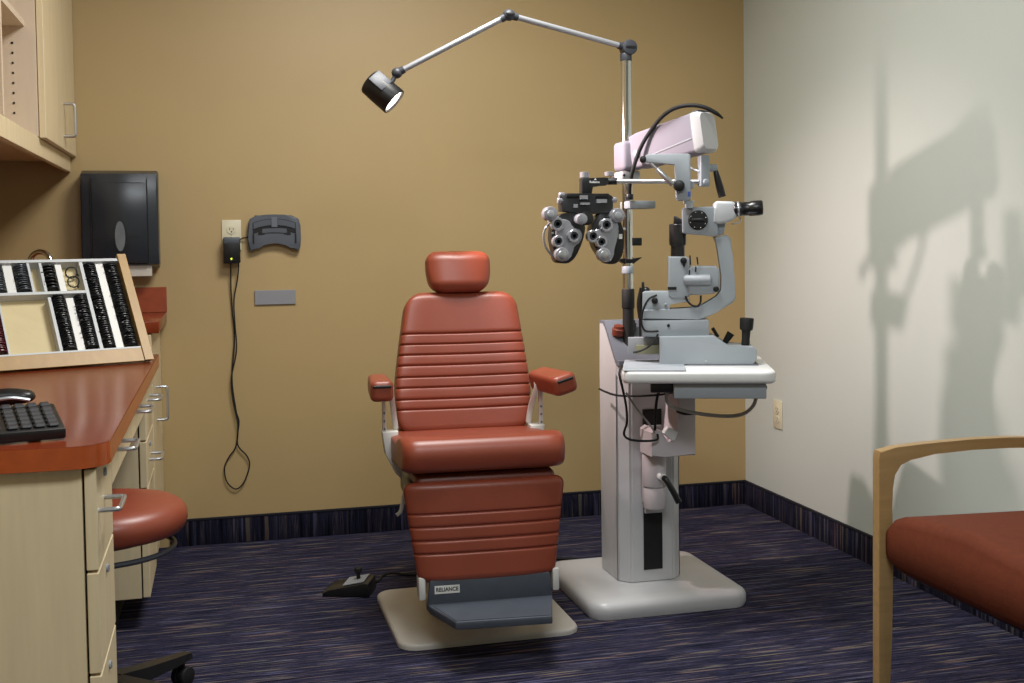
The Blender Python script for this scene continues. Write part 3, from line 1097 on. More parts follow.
tube(bm, [(.80, 3.66, .006), (.90, 3.78, .006), (1.05, 3.83, .006), (1.18, 3.80, .006), (1.25, 3.70, .006)], .007, 8, 6)
free_obj('floor_cable', bm, 'rubber', 'thick black cable on the carpet between the chair and the instrument stand', 'cable')

# ------------------------------------------------------------------ instrument stand
sd_ = thing('instrument_stand', 'pale grey floor stand with column, console, chrome pole and slit lamp table', 'instrument stand', (1.31, 3.4, 0))
bm = B()
pslab(bm, rounded(1.045, 1.560, 3.15, 3.655, .06, 8), [(.0005, .004), (.012, 0), (.03, 0), (.038, .002), (.045, .007), (.050, .015), (.0535, .028), (.0555, .042), (.056, .052)])
obj('base_plate', bm, 'enamel', sd_)
def col_out(x0, x1, y0, y1, c):
    ym = y1-.045
    return [(x0+c, y0), (x1-c, y0), (x1, y0+c), (x1, 3.35), (x1, ym), (x1, y1), (x0, y1), (x0, ym), (x0, 3.35), (x0, y0+c)]
bm = B()
x0, x1, y0, y1, c = 1.194, 1.403, 3.312, 3.505, .034
oc = col_out(x0, x1, y0, y1, c)
def zt(y):
    return .742+max(0, min(1, (y-3.35)/.11))*.118
loops = [[Vector((x, y, .058)) for x, y in oc], [Vector((x, y, .70)) for x, y in oc], [Vector((x, y, zt(y))) for x, y in oc]]
loft(bm, loops, False)
bmesh.ops.bevel(bm, geom=[e for e in bm.edges if abs(e.verts[0].co.z-e.verts[1].co.z) > .1], offset=.006, segments=2, affect='EDGES')
obj('column', bm, 'enamel', sd_)
# console: sloping dark panel with instrument wells
cn = Vector((0, -.118, .13)).normalized()
def conp(u, v, w=0):
    """u across, v up the slope"""
    p0_ = Vector((1.285, 3.35, .749))
    sl = Vector((0, .11, .118)).normalized()
    return p0_+Vector((u, 0, 0))+sl*v+Vector((0, -.118, .11)).normalized()*w
bm = B()
prism(bm, [(3.318, .738), (3.352, .738), (3.462, .856), (3.502, .856), (3.502, .870), (3.457, .870), (3.347, .753), (3.318, .753)], 1.1947, 1.4025, 'yz')
con = obj('console', bm, 'console', sd_)
for u, v in ((-.06, .10), (-.015, .12)):
    bm = B()
    lathe(bm, conp(u, v, .009), (0, -.3, 1), [(0, .02), (.02, .02), (.022, .016), (.03, .015), (.032, .0)], 20)
    obj('instrument_well', bm, 'leather_dark' if u < -.05 else 'black', con)
bm = B()
for k in range(4):
    c_ = conp(.02+.02*k, .03, .009)
    box(bm, c_.x-.007, c_.x+.007, c_.y-.005, c_.y+.005, c_.z, c_.z+.003)
obj('button', bm, 'blue_grey', con)
# slot
bm = B()
box(bm, 1.268, 1.330, 3.309, 3.313, .095, .60)
obj('slot', bm, 'slot', sd_)
bm = B()
box(bm, 1.270, 1.328, 3.300, 3.3085, .275, .55, .001, 1)
obj('carriage_plate', bm, 'enamel', sd_)
# swivel carriage
bm = B()
cyl(bm, (1.287, 3.265, .30), (1.287, 3.265, .368), .034, bev=.004)
cyl(bm, (1.287, 3.265, .369), (1.287, 3.265, .47), .037, bev=.003)
box(bm, 1.262, 1.312, 3.262, 3.309, .31, .46, .003)
obj('swivel_bearing', bm, 'pink_white', sd_)
ZT = .757
bm = B()
prism(bm, [(1.247, .475), (1.247, .548), (1.262, .558), (1.280, .552), (1.298, .515), (1.312, .512), (1.330, .54), (1.334, .60), (1.334, .70), (1.391, .70), (1.391, .472), (1.29, .472)], 3.185, 3.285, 'xz', .004, 2)
obj('table_arm', bm, 'pink_white', sd_)
bm = B()
prism(bm, [(1.283, .545), (1.300, .565), (1.332, .545), (1.318, .518)], 3.178, 3.20, 'xz', .002, 1)
obj('release_tab', bm, 'white', sd_)
bm = B()
lathe(bm, (1.292, 3.232, .405), (.25, -1, -.1), [(0, .012), (.018, .012), (.02, .008)], 16)
hub = obj('lever_hub', bm, 'white', sd_)
bm = B()
tube(bm, [(1.296, 3.215, .403), (1.302, 3.205, .397), (1.320, 3.195, .363), (1.336, 3.19, .330)], lambda t: .0085+.002*t, 10, 4)
obj('clamp_lever', bm, 'black', sd_)
# table
TROT = R(-21)
TC = Vector((1.352, 3.089, 0))
TMX = Matrix.Translation(TC) @ Matrix.Rotation(TROT, 4, 'Z')
bm = B()
pslab(bm, round_poly([(-.215, -.16), (.215, -.16), (.215, .31), (-.005, .31), (-.025, .2), (-.215, .13)], [.03, .04, .04, .01, .01, .02]), edge_prof(ZT-.036, ZT, .012, .010), TMX)
obj('table_top', bm, 'white', sd_)
bm = B()
box(bm, -.212, -.035, -.155, .128, ZT+.0003, ZT+.004, .0015, 1, TMX)
obj('table_plate', bm, 'blue_grey', sd_)
bm = B()
box(bm, -.070, .188, -.135, .09, ZT-.080, ZT-.037, .003, 2, TMX)
und = obj('table_rail_box', bm, 'blue_grey', sd_)
bm = B()
box(bm, -.135, -.071, -.12, -.06, ZT-.066, ZT-.038, .004, 2, TMX)
cyl(bm, TMX @ Vector((-.105, -.105, ZT-.054)), TMX @ Vector((-.071, -.105, ZT-.054)), .013, n=16)
obj('connector', bm, 'black', und)
obj('screw', cyl(B(), TMX @ Vector((.188, -.08, ZT-.055)), TMX @ Vector((.195, -.08, ZT-.055)), .005, n=12), 'black', und)
obj('screw', cyl(B(), TMX @ Vector((.02, -.1, ZT-.080)), TMX @ Vector((.02, -.1, ZT-.084)), .005, n=12), 'black', und)

# pole
PX, PY = 1.256, 3.40
bm = B()
cyl(bm, (PX, PY, .96), (PX, PY, 1.70), .0172, n=28)
obj('pole', bm, 'chrome', sd_)
bm = B()
cyl(bm, (PX, PY, .752), (PX, PY, .91), .0180, n=28)
cyl(bm, (PX, PY, .91), (PX, PY, .974), .0205, n=28, bev=.004)
obj('pole_sleeve', bm, 'rubber', sd_)
bm = B()
cyl(bm, (PX, PY, 1.022), (PX, PY, 1.045), .0195, n=28, bev=.002)
obj('collar', bm, 'blue_grey', sd_)
bm = B()
box(bm, PX-.014, PX+.074, PY-.058, PY+.03, 1.226, 1.250, .004)
brk = obj('pole_bracket', bm, 'blue_grey', sd_)
obj('cable_clip', box(B(), PX+.014, PX+.045, PY-.012, PY+.012, 1.11, 1.135, .003), 'black', sd_)
bm = B()
prism(bm, [(PX-.012, 1.055), (PX-.012, 1.068), (PX+.012, 1.068), (PX+.012, 1.055)], PY-.018, PY+.018, 'xz')
prism(bm, [(PX+.01, 1.05), (PX+.045, 1.073), (PX+.01, 1.068)], PY-.012, PY+.012, 'xz')
prism(bm, [(PX-.01, 1.05), (PX-.035, 1.066), (PX-.01, 1.072)], PY-.012, PY+.012, 'xz')
obj('cable_clip', bm, 'black', sd_)
# instrument arm towards the room
A0 = Vector((PX, PY, 1.392))
A1 = at(706, 132, 3.12)
ad_ = (A1-A0).normalized()
ar = ad_.cross(Vector((0, 0, 1))).normalized()      # to the right of travel
au = ar.cross(ad_).normalized()
def arm_loop(t, w, h0, h1, rr=.008):
    pts = []
    for (sx, sz, a) in ((1, 1, 0), (-1, 1, 90), (-1, -1, 180), (1, -1, 270)):
        for k in range(4):
            an = R(a+30*k)
            z = (h1-rr if sz > 0 else h0+rr)
            pts.append(A0+ad_*t+ar*(sx*(w-rr)+rr*math.cos(an))+au*(z+rr*math.sin(an)))
    return pts
LA = (A1-A0).length
bm = B()
loft(bm, [arm_loop(.05, .037, -.050, .050), arm_loop(.08, .038, -.053, .055), arm_loop(LA-.06, .038, -.056, .060), arm_loop(LA-.02, .038, -.056, .061)])
arm = obj('instrument_arm', bm, 'arm_white', sd_)
bm = B()
loft(bm, [arm_loop(LA-.02, .040, -.060, .062, .012), arm_loop(LA+.0, .040, -.060, .062, .016), arm_loop(LA+.012, .035, -.053, .054, .016)])
obj('end_cap', bm, 'enamel', arm)
bm = B()
loft(bm, [arm_loop(LA-.018, .030, .0622, .0645, .0008), arm_loop(LA+.004, .030, .0622, .0645, .0008)])
obj('cap_strip', bm, 'console', arm)
bm = B()
loft(bm, [arm_loop(.09, .0395, -.034, -.029, .002), arm_loop(LA-.025, .0395, -.018, -.012, .002)])
loft(bm, [arm_loop(LA-.024, .0392, -.058, .062, .008), arm_loop(LA-.021, .0392, -.058, .062, .008)])
obj('groove', bm, 'mid_grey', arm)
bm = B()
box(bm, PX-.034, PX+.034, PY-.06, PY+.035, 1.346, 1.436, .012, 3)
hubb = obj('arm_hub', bm, 'arm_white', sd_)
bm = B()
box(bm, PX-.032, PX+.032, PY-.038, PY+.034, 1.318, 1.344, .006)
obj('arm_hub_foot', bm, 'enamel', sd_)
bm = B()
cyl(bm, (PX-.024, PY-.0375, 1.330), (PX-.024, PY-.041, 1.330), .004, n=12)
obj('screw', bm, 'black', hubb)
bm = B()
q = A0+ad_*.075+ar*.037-au*.012
cyl(bm, q, q+ar*.008, .013, n=20, bev=.002)
obj('hinge_cap', bm, 'mid_grey', arm)
bm = B()
tube(bm, [(PX-.02, PY+.03, 1.335), (PX-.036, PY+.045, 1.322), (PX-.044, PY+.055, 1.312)], lambda t: .006+.004*t, 10, 4)
obj('arm_lock_lever', bm, 'black', sd_)
# below the cap: bracket, knob and locking handle
e = A0+ad_*(LA-.012)
bm = B()
box(bm, e.x-.012, e.x+.018, e.y-.012, e.y+.016, 1.283, 1.375, .004)
obj('arm_bracket', bm, 'blue_grey', arm)
bm = B()
cyl(bm, (e.x+.012, e.y, 1.338), (e.x+.042, e.y-.005, 1.338), .011, n=16, bev=.002)
cyl(bm, (e.x+.003, e.y-.010, 1.296), (e.x+.003, e.y-.020, 1.296), .009, n=16, bev=.002)
obj('pivot', bm, 'blue_grey', arm)
bm = B()
tube(bm, [(e.x+.036, e.y-.004, 1.338), (e.x+.042, e.y-.006, 1.312), (e.x+.058, e.y-.008, 1.252)], lambda t: .0055+.006*min(1, t*1.3), 12, 5)
obj('locking_handle', bm, 'black', arm)
bm = B()
tube(bm, [(e.x-.045, e.y+.03, 1.352), (e.x-.028, e.y+.01, 1.335), (e.x-.012, e.y, 1.328)], .004, 8, 4)
obj('release_wire', bm, 'steel', arm)

# gooseneck
bm = B()
gp = [at(px, py, Y) for px, py, Y in ((629.5, 196, 3.345), (630, 184, 3.325), (633.5, 168, 3.30), (641, 147, 3.28), (652, 129, 3.25), (664, 115, 3.20), (677, 107.5, 3.16), (692, 105.3, 3.13), (705, 107.5, 3.11), (716, 113, 3.10), (723, 118.5, 3.095))]
tube(bm, gp, lambda t: .0062 if t < .9 else .0062-.035*(t-.9), 12, 6)
goose = obj('gooseneck', bm, 'rubber', sd_)
bm = B()
g0 = gp[0]
cyl(bm, (g0.x, g0.y, g0.z-.012), (g0.x, g0.y, g0.z+.006), .012, n=20, bev=.002)
obj('gooseneck_socket', bm, 'black', goose)

# exam lamp on the pole top
LY = 3.43
lp = thing('exam_lamp', 'black spot lamp on a jointed silver arm at the top of the chrome pole', 'lamp', (PX, PY, 1.70))
J0 = Vector((PX+.008, PY, 1.732))
J1 = at(509, 15, 3.35)
J2 = at(397, 73, LY)
bm = B()
cyl(bm, (PX, PY, 1.69), (PX, PY, 1.715), .0185, n=24, bev=.002)
cyl(bm, J0+Vector((0, -.022, 0)), J0+Vector((0, .022, 0)), .024, n=28, bev=.004)
cyl(bm, J0, J0+(J1-J0).normalized()*.036, .014, .011, n=18)
j0 = obj('base_joint', bm, 'dark_joint', lp)
obj('joint_slot', box(B(), J0.x-.016, J0.x+.018, J0.y-.0235, J0.y-.0215, J0.z-.004, J0.z+.004, .001, 1), 'slot', j0)
bm = B()
a_, b_ = J0+(J1-J0)*.07, J1+(J0-J1)*.035
cyl(bm, a_, b_, .0088, n=20)
obj('lower_arm', bm, 'silver', lp)
bm = B()
ball(bm, J1, .019, (1, .9, .92))
cyl(bm, J1, J1+(J0-J1).normalized()*.028, .0115, n=18)
cyl(bm, J1, J1+(J2-J1).normalized()*.028, .0115, n=18)
j1 = obj('elbow_joint', bm, 'dark_joint', lp)
obj('joint_slot', box(B(), J1.x-.014, J1.x+.014, J1.y-.0195, J1.y-.0165, J1.z-.003, J1.z+.003, .001, 1), 'slot', j1)
bm = B()
cyl(bm, J1+(J2-J1)*.05, J2+(J1-J2)*.035, .0088, n=20)
obj('upper_arm', bm, 'silver', lp)
bm = B()
ball(bm, J2, .0165)
cyl(bm, J2, J2+(J1-J2).normalized()*.024, .0115, n=18)
cyl(bm, J2, J2+Vector((-.018, -.002, -.03)), .007, n=14)
obj('head_joint', bm, 'dark_joint', lp)
ax = Vector((.70, -.27, -.66)).normalized()
H0 = at(370, 80, LY-.005)+Vector((0, .012, 0))
bm = B()
lathe(bm, H0, ax, [(0, .034), (.003, .039), (.008, .0415), (.030, .0425), (.098, .0435), (.1, .0425), (.1, .038), (.085, .036), (.083, 0)], 36)
hd_ = obj('lamp_head', bm, 'black', lp)
bm = B()
lathe(bm, H0+ax*.0875, ax, [(0, .002), (.0, .0355), (.006, .0355), (.0085, .02), (.009, .0)], 32)
obj('lamp_lens', bm, 'lens_glow', hd_)
# flat badge on the housing side facing the room
fx_ = ax.cross(Vector((0, 0, 1))).normalized()
fz_ = fx_.cross(ax).normalized()
nrm = (fx_*.82+fz_*.57).normalized()
if nrm.y > 0:
    nrm = (-fx_*.82+fz_*.57).normalized()
tang = nrm.cross(ax).normalized()
BX = xform(ax, tang, nrm)
BX.translation = H0+ax*.034+nrm*.037
bm = B()
box(bm, -.027, .027, -.024, .024, -.003, .0055, .002, 2, BX)
obj('flat_cover', bm, 'dark_joint', hd_)

# ------------------------------------------------------------------ slit lamp on the table
tn = Vector((math.sin(-TROT), math.cos(TROT), 0))
TC = TC+tn*.05
TMX = Matrix.Translation(TC) @ Matrix.Rotation(TROT, 4, 'Z')
sl = thing('slit_lamp', 'blue grey slit lamp microscope standing on the white table', 'slit lamp', (TC.x, TC.y, ZT), TROT)
def S(px, py, off=0.0):
    """table-frame x, z of a point seen on the slit lamp's mid plane shifted by off in depth"""
    p0_ = TC+tn*off
    p = TMX.inverted() @ plane_pt(px, py, p0_, tn)
    return (p.x, p.z)
def sprism(pix, a0, a1, off=None, r=.003, seg=2):
    off = a0 if off is None else off
    return prism(B(), [S(x, y, off) for x, y in pix], a0, a1, 'xz', r, seg)
def scyl(pix, a0, a1, rad, bev=.002, n=24):
    x, z = S(pix[0], pix[1], a0)
    return cyl(B(), (x, a0, z), (x, a1, z), rad, n=n, bev=bev)
def so_(name, bm, m, parent=None):
    bmesh.ops.translate(bm, vec=(0, 0, -ZT), verts=bm.verts)
    return obj(name, bm, m, parent or sl, True)
PXM = 1/357.
# base block
bm = sprism([(659.5, 361.5), (659.5, 337), (714, 336), (728, 346), (753, 346.5), (757, 350), (757, 359), (753, 362.5)], -.055, .06)
for v in bm.verts:
    if v.co.z < ZT+.016:
        v.co.z = ZT+.0036
so_('base_block', bm, 'blue_grey')
bx0_, _z = S(688, 362, -.055)
bx1_, _z = S(757, 362, -.055)
bm = B()
box(bm, bx0_, bx1_+.004, -.058, .06, ZT+.0002, ZT+.0033)
so_('friction_plate', bm, 'console')
bm = sprism([(622+6, 354), (628, 338), (660, 337), (660, 349), (645, 354)], .02, .06, .02, .002)
so_('cross_slide_rail', bm, 'mid_grey')
bm = sprism([(636, 354), (636, 345.5), (660, 345), (660, 354)], .0, .019, 0, .001)
so_('rail_cover', bm, 'olive')
bm = scyl((706, 361), -.056, -.058, .0025, 0, 10)
so_('screw', bm, 'steel')
bm = sprism([(642.5, 336.5), (642.5, 320.5), (707, 319.5), (709, 321), (709, 337), (660, 337)], -.03, .07)
blk = so_('slide_block', bm, 'blue_grey')
so_('screw', scyl((668.5, 325.5), -.0305, -.033, .0045, 0, 14), 'black', blk)
# joystick
jx, jz = S(746, 345, -.02)
bm = B()
lathe(bm, (jx-.002, -.02, jz-.004), (.06, 0, 1), [(0, .011), (.012, .0125), (.02, .0115), (.046, .013), (.050, .0185), (.056, .0195), (.08, .0205), (.084, .019), (.084, .0)], 24)
so_('joystick', bm, 'rubber')
bm = B()
for a, b in (((712.5, 328), (718, 337)), ):
    p, q = S(*a, .05), S(*b, .05)
    tube(bm, [(p[0], .05, p[1]), ((p[0]+q[0])/2, .05, (p[1]+q[1])/2), (q[0], .05, q[1])], .0055, 10, 3)
p, q = S(731, 333, .03), S(724.5, 343, .03)
tube(bm, [(q[0], .03, q[1]), ((p[0]+q[0])/2, .03, (p[1]+q[1])/2), (p[0], .03, p[1])], lambda t: .008+.004*t, 12, 3)
so_('lock_screw', bm, 'rubber')
# illumination arm base and microscope arm
bm = sprism([(642, 319.5), (642.5, 293), (645, 291.5), (668, 291.5), (690, 300), (690, 302), (673, 303), (669, 304), (669, 319.5)], -.025, .05)
ib = so_('illumination_base', bm, 'blue_grey')
so_('base_knob', scyl((654.7, 300.5), -.026, -.038, .0095, .002), 'black', ib)
bm = scyl((665.5, 304.5), -.024, -.033, .0035, .0005, 12)
so_('tilt_latch', bm, 'steel', ib)
bm = sprism([(643.5, 319.3), (643.5, 309.8), (699, 308.4), (717, 297.5), (722.5, 290.5), (721.5, 276), (719.3, 252), (716.3, 243), (713.5, 237), (727, 234.8), (730.5, 238), (733, 257), (735, 282), (736, 298), (733, 302.5), (716, 313), (704, 318.5), (698, 319.5)], -.03, .02, None, .004, 3)
so_('microscope_arm', bm, 'blue_grey')
# lamp housing / illumination tower
bm = sprism([(668.3, 296), (668.3, 256.5), (686, 256.5), (690, 259), (690, 296.5), (684, 299), (672, 299)], -.028, .03, None, .005, 3)
tw = so_('illumination_tower', bm, 'blue_grey')
so_('filter_slot', sprism([(667.8, 287), (676.5, 287), (676.5, 289.8), (667.8, 289.8)], -.030, -.027, None, 0), 'black', tw)
so_('tower_knob', scyl((683.5, 260.5), -.029, -.040, .0095, .002), 'black', tw)
bm = sprism([(683.5, 261), (685.5, 261), (684.8, 266.5), (683.2, 266.5)], -.034, -.029, None, 0)
so_('tower_knob_stem', bm, 'black', tw)
bm = sprism([(688, 295), (688, 270), (692, 266), (716, 266), (719.5, 269), (719.5, 291), (713, 293.8), (700, 295)], -.034, .03, None, .005, 3)
lh = so_('lamp_housing', bm, 'blue_grey', None)
p, q = S(683, 280, -.03), S(711, 280, -.03)
bm = B()
lathe(bm, (p[0], -.036, p[1]), (1, 0, 0), [(0, .001), (.002, .010), (.010, .0155), (.078, .0155), (.081, .012), (.082, 0)], 24)
so_('lamp_tube', bm, 'blue_grey', lh)
bm = B()
for a, b in (((688.6, 281), (689.6, 270)), ((695.5, 272), (696, 266.5)), ((690.5, 265), (690, 255.5)), ((698, 264.5), (697, 257))):
    p, q = S(*a, -.04), S(*b, -.04)
    cyl(bm, (p[0], -.0385, p[1]), (q[0], -.0385, q[1]), .0022, n=8)
so_('filter_lever', bm, 'black', lh)
so_('housing_knob', scyl((716, 289), -.034, -.042, .0085, .0015), 'black', lh)
# dark tower top
x_, z0_ = S(677.8, 257.5, 0)
_, z1_ = S(677.8, 244, 0)
_, z2_ = S(677.8, 224, 0)
bm = B()
lathe(bm, (x_, 0, z0_), (0, 0, 1), [(0, .021), (z1_-z0_-.006, .0205), (z1_-z0_-.002, .025), (z1_-z0_+.012, .026), (z1_-z0_+.016, .0255), (z1_-z0_+.03, .0255), (z2_-z0_-.003, .0255), (z2_-z0_, .023), (z2_-z0_, 0)], 28)
drk = so_('tower_barrel', bm, 'satin')
so_('prism_cap', sprism([(673.5, 225), (674, 216), (676, 216), (684, 220.5), (684, 225)], -.016, .016, None, .002), 'satin', drk)
# microscope body
bm = sprism([(682.3, 232.5), (682.3, 209), (684, 207.3), (713.5, 206.5), (716, 208), (718.5, 234.5), (715.5, 236.5), (706, 235.5), (684.5, 233.5)], -.04, .04, None, .003, 2)
mb = so_('microscope_body', bm, 'blue_grey')
dx, dz = S(698, 220, -.04)
bm = B()
lathe(bm, (dx, -.0402, dz), (0, -1, 0), [(0, .0285), (.004, .0285), (.005, .026), (.008, .025), (.009, 0)], 32)
dial = so_('magnification_dial', bm, 'black', mb)
so_('dial_grip', box(B(), dx-.019, dx+.019, -.054, -.048, dz-.005, dz+.005, .002), 'satin', dial)
bm = B()
for k in range(8):
    a = 2*PI*k/8+.3
    cyl(bm, (dx+.0235*math.cos(a), -.048, dz+.0235*math.sin(a)), (dx+.0235*math.cos(a), -.0495, dz+.0235*math.sin(a)), .0016, n=8)
so_('dial_mark', bm, 'white_ink', dial)
ex0, ez = S(714, 212, -.03)
ex1, _ = S(735, 209, -.03)
bm = sprism([(713.8, 222), (714.5, 203), (717, 201), (732, 201.3), (735.5, 203), (736.8, 216), (733, 220.5), (726, 223), (718, 224)], -.048, .048, -.048, .008, 3)
so_('binocular_housing', bm, 'light_grey')
bm = sprism([(716, 236), (715, 222), (726, 221), (724, 234)], -.022, .02, None, .003)
so_('housing_neck', bm, 'blue_grey')
for yy in (-.03, .032):
    p, q = S(733, 209.5, -.03), S(762.5, 207.5, -.03)
    bm = B()
    L_ = math.hypot(q[0]-p[0], q[1]-p[1])
    lathe(bm, (p[0], yy, p[1]), (q[0]-p[0], -.0, q[1]-p[1]), [(0, .017), (.004, .021), (.022, .0215), (.025, .0195), (.05, .0195), (.053, .0215), (L_-.003, .022), (L_, .020), (L_-.002, .014), (L_-.012, .012), (L_-.012, 0)], 28)
    ey = so_('eyepiece', bm, 'satin')
    bm = B()
    lathe(bm, (p[0], yy, p[1]), (q[0]-p[0], 0, q[1]-p[1]), [(.012, .0217), (.014, .0222), (.017, .0222), (.018, .0217)], 28)
    so_('eyepiece_ring', bm, 'silver', ey)
bm = B()
pp = [S(*p, -.02) for p in ((739, 217), (741, 220), (738, 223), (731, 224))]
tube(bm, [(p[0], -.02, p[1]) for p in pp], .0018, 8, 4)
so_('wire_guard', bm, 'steel')
# tonometer on its swing arm
bm = sprism([(686, 208), (686.5, 203), (684, 202.5), (684.5, 200.5), (694.5, 200.5), (694.5, 202.5), (692.5, 203), (693, 208)], -.080, .015, None, .001, 1)
so_('tonometer_post', bm, 'blue_grey')
bm = sprism([(646, 162), (645.5, 155.5), (648, 154), (688, 153.5), (690.5, 155), (691, 199), (688, 201), (678, 200.5), (675.7, 198), (675.7, 163.3), (650, 163)], -.085, -.05, None, .003, 2)
tb = so_('tonometer_body', bm, 'blue_grey')
so_('drum_knob', scyl((679, 186), -.0855, -.101, .0165, .004), 'black', tb)
so_('pivot_knob', scyl((643, 159.3), -.085, -.055, .0098, .003), 'black', tb)
p, q = S(650.5, 163.5, -.085), S(658, 170, -.085)
bm = B()
tube(bm, [(p[0], -.089, p[1]), ((p[0]+q[0])/2, -.089, (p[1]+q[1])/2), (q[0], -.089, q[1])], .004, 10, 2)
so_('feeler_rod', bm, 'steel', tb)
p, q = S(657, 169, -.085), S(673, 185, -.085)
bm = B()
cyl(bm, (p[0], -.089, p[1]), (q[0], -.089, q[1]), .0082, n=18, bev=.002)
so_('feeler_tube', bm, 'steel', tb)
so_('blue_scale', sprism([(687.8, 191.5), (690.6, 191.5), (690.6, 196.5), (687.8, 196.5)], -.0858, -.084, None, 0), 'blue_mark', tb)
so_('side_knob', sprism([(690.8, 182), (694.5, 183), (694.5, 187.5), (690.8, 189)], -.075, -.059, None, .001, 1), 'blue_grey', tb)
# patient-side upright of the head rest
bm = B()
for px0, px1, py0, py1, dpt in ((638.5, 641.5, 296, 337, .06), (641.5, 644.5, 282, 296, .03)):
    p, q = S(px0, py0, dpt), S(px1, py1, dpt)
    box(bm, p[0], q[0], dpt-.01, dpt+.012, q[1], p[1], .003)
p = S(646, 290, .03)
ball(bm, (p[0], .03, p[1]), .012, (1, 1, .8))
p, q = S(641, 318, .04), S(641, 288, .04)
tube(bm, [(p[0], .04, p[1]), (p[0]-.004, .04, (p[1]+q[1])/2), (q[0]+.004, .04, q[1])], .009, 10, 4)
so_('centring_rod', bm, 'black')
# cables of the slit lamp
bm = B()
pp = [S(*p, -.036) for p in ((685.5, 296), (687.5, 301), (692, 305.3), (697.5, 306), (700.5, 302), (700.8, 295.5))]
tube(bm, [(p[0], -.036, p[1]) for p in pp], .003, 8, 6)
so_('lamp_lead', bm, 'rubber')
bm = B()
pp = [S(*p, -.036) for p in ((657, 295), (649, 299), (643.5, 309), (641.5, 322), (644.5, 330), (651, 331.5), (658.5, 331))]
tube(bm, [(p[0], -.036, p[1]) for p in pp], .003, 8, 6)
pp = [S(*p, -.062) for p in ((658, 334), (655, 340), (648, 347), (640, 351), (633, 352.5))]
tube(bm, [(p[0], -.062, p[1]) for p in pp], .003, 8, 6)
so_('control_lead', bm, 'rubber')

# cables under the table
def cable(name, pts, r, m, label, sub=6):
    bm = B()
    tube(bm, pts, r, 8, sub)
    return free_obj(name, bm, m, label, 'cable')
def tp(px, py, Y):
    return at(px, py, Y)
cable('table_cable', [tp(621, 366, 3.02), tp(619.5, 374, 3.0), tp(622, 386, 3.0), tp(626, 405, 3.05), tp(627, 422, 3.12), tp(624, 434, 3.14), tp(630, 439.5, 3.15), tp(645, 441, 3.16), tp(657, 439.5, 3.17), tp(657.5, 434, 3.17)], .0035, 'rubber',
      'black cable drooping from the left end of the white table to the pink arm')
cable('table_cable', [tp(625.5, 392, 3.13), tp(635, 406, 3.15), tp(646, 420, 3.16), tp(654, 431, 3.165), tp(655, 436, 3.165)], .003, 'grey_cable',
      'thin grey cable slanting under the white table to the arm')
cable('table_cable', [tp(673, 385.2, 3.06), tp(665, 386.5, 3.08), tp(659, 392, 3.1), tp(656.5, 402, 3.12), tp(655.5, 415, 3.14), tp(655, 430, 3.155)], .0042, 'rubber',
      'short black cable dropping from the connector under the white table')
cable('table_cable', [tp(678, 388, 3.02), tp(670, 390, 3.03), tp(666.5, 396, 3.05), tp(668, 403, 3.06), tp(675, 408, 3.07), tp(690, 412, 3.07), (tp(712, 415.3, 3.07)), tp(732, 416, 3.05), tp(745, 413, 3.02), tp(753, 406, 3.0), tp(756, 398.5, 2.99)], .0055, 'grey_cable',
      'thick grey cable looping beneath the right half of the white table')
cable('table_cable', [tp(599.5, 389, 3.40), tp(606, 392, 3.30), tp(618, 395.5, 3.27), tp(640, 396, 3.24), tp(662, 394.5, 3.19), tp(674, 392, 3.14)], .0035, 'rubber',
      'black cable running across the pale column just under the white table')
cable('table_cable', [tp(677, 411, 3.17), tp(685, 413.5, 3.17), tp(694, 413, 3.16)], .005, 'rubber',
      'short black cable tail against the arm post below the grey loop')

# ------------------------------------------------------------------ phoropter
PHY = 3.25
ph = thing('phoropter', 'black and silver phoropter with round dials hanging from a rod beside the pole', 'phoropter', (1.09, PHY, 1.04))
def G(px, py, off=0.0):
    return at(px, py, PHY+off)
def gprism(pix, a0, a1, off=0, r=.002, seg=2):
    pts = [G(x, y, off) for x, y in pix]
    return prism(B(), [(p.x, p.z) for p in pts], PHY+a0, PHY+a1, 'xz', r, seg)
def disc(px, py, rad, a0, a1, inner=None, bev=.001):
    """round disc or ring; rad in metres"""
    c = G(px, py, a0)
    rad *= 1.07
    inner = inner*1.07 if inner else None
    bm = B()
    if inner is None:
        cyl(bm, (c.x, PHY+a1, c.z), (c.x, PHY+a0, c.z), rad, n=28, bev=bev)
    else:
        lathe(bm, (c.x, PHY+a1, c.z), (0, -1, 0), [(0, rad-.0006), (.0006, rad), (a1-a0-.001, rad), (a1-a0, rad-.001), (a1-a0, inner), (a1-a0-.002, inner-.001), (0.0005, inner-.001), (0.0005, .0)], 30)
    return bm
# rod and mount
r0, r1 = at(606, 181.2, PHY), Vector((e.x-.011, e.y+.004, 1.298))
bm = B()
cyl(bm, r0, r1, .0068, n=18)
obj('support_rod', bm, 'steel', ph)
bm = B()
cyl(bm, r0+(r1-r0)*.12, r0-(r1-r0)*.1, .0105, n=18, bev=.001)
obj('rod_ferrule', bm, 'black', ph)
mnt = obj('mount_bracket', gprism([(580.5, 194), (580.5, 178.5), (604, 177.5), (607, 179), (607, 184.5), (604, 185.8), (591, 186.5), (590.5, 194)], -.014, .014), 'satin', ph)
c_ = G(594.5, 182, -.0145)
text('lettering', 'Reliance', .0095, 'white_ink', ph, Matrix.Translation((c_.x, PHY-.0148, c_.z)) @ Matrix.Rotation(R(90), 4, 'X'))
bm = gprism([(592.5, 180.3), (593.8, 178.3), (595.2, 180.3)], -.0152, -.0138, 0, 0)
obj('emblem', bm, 'white_ink', mnt)
def knob(px, py, w, h, name='knob', m='clear', y=0.0, parent=None):
    c = G(px, py, y)
    bm = B()
    lathe(bm, (c.x, PHY+y, c.z-h/2), (0, 0, 1), [(0, w*.85), (.001, w), (h-.001, w), (h, w*.85), (h, 0)], 18)
    return obj(name, bm, m, parent or ph)
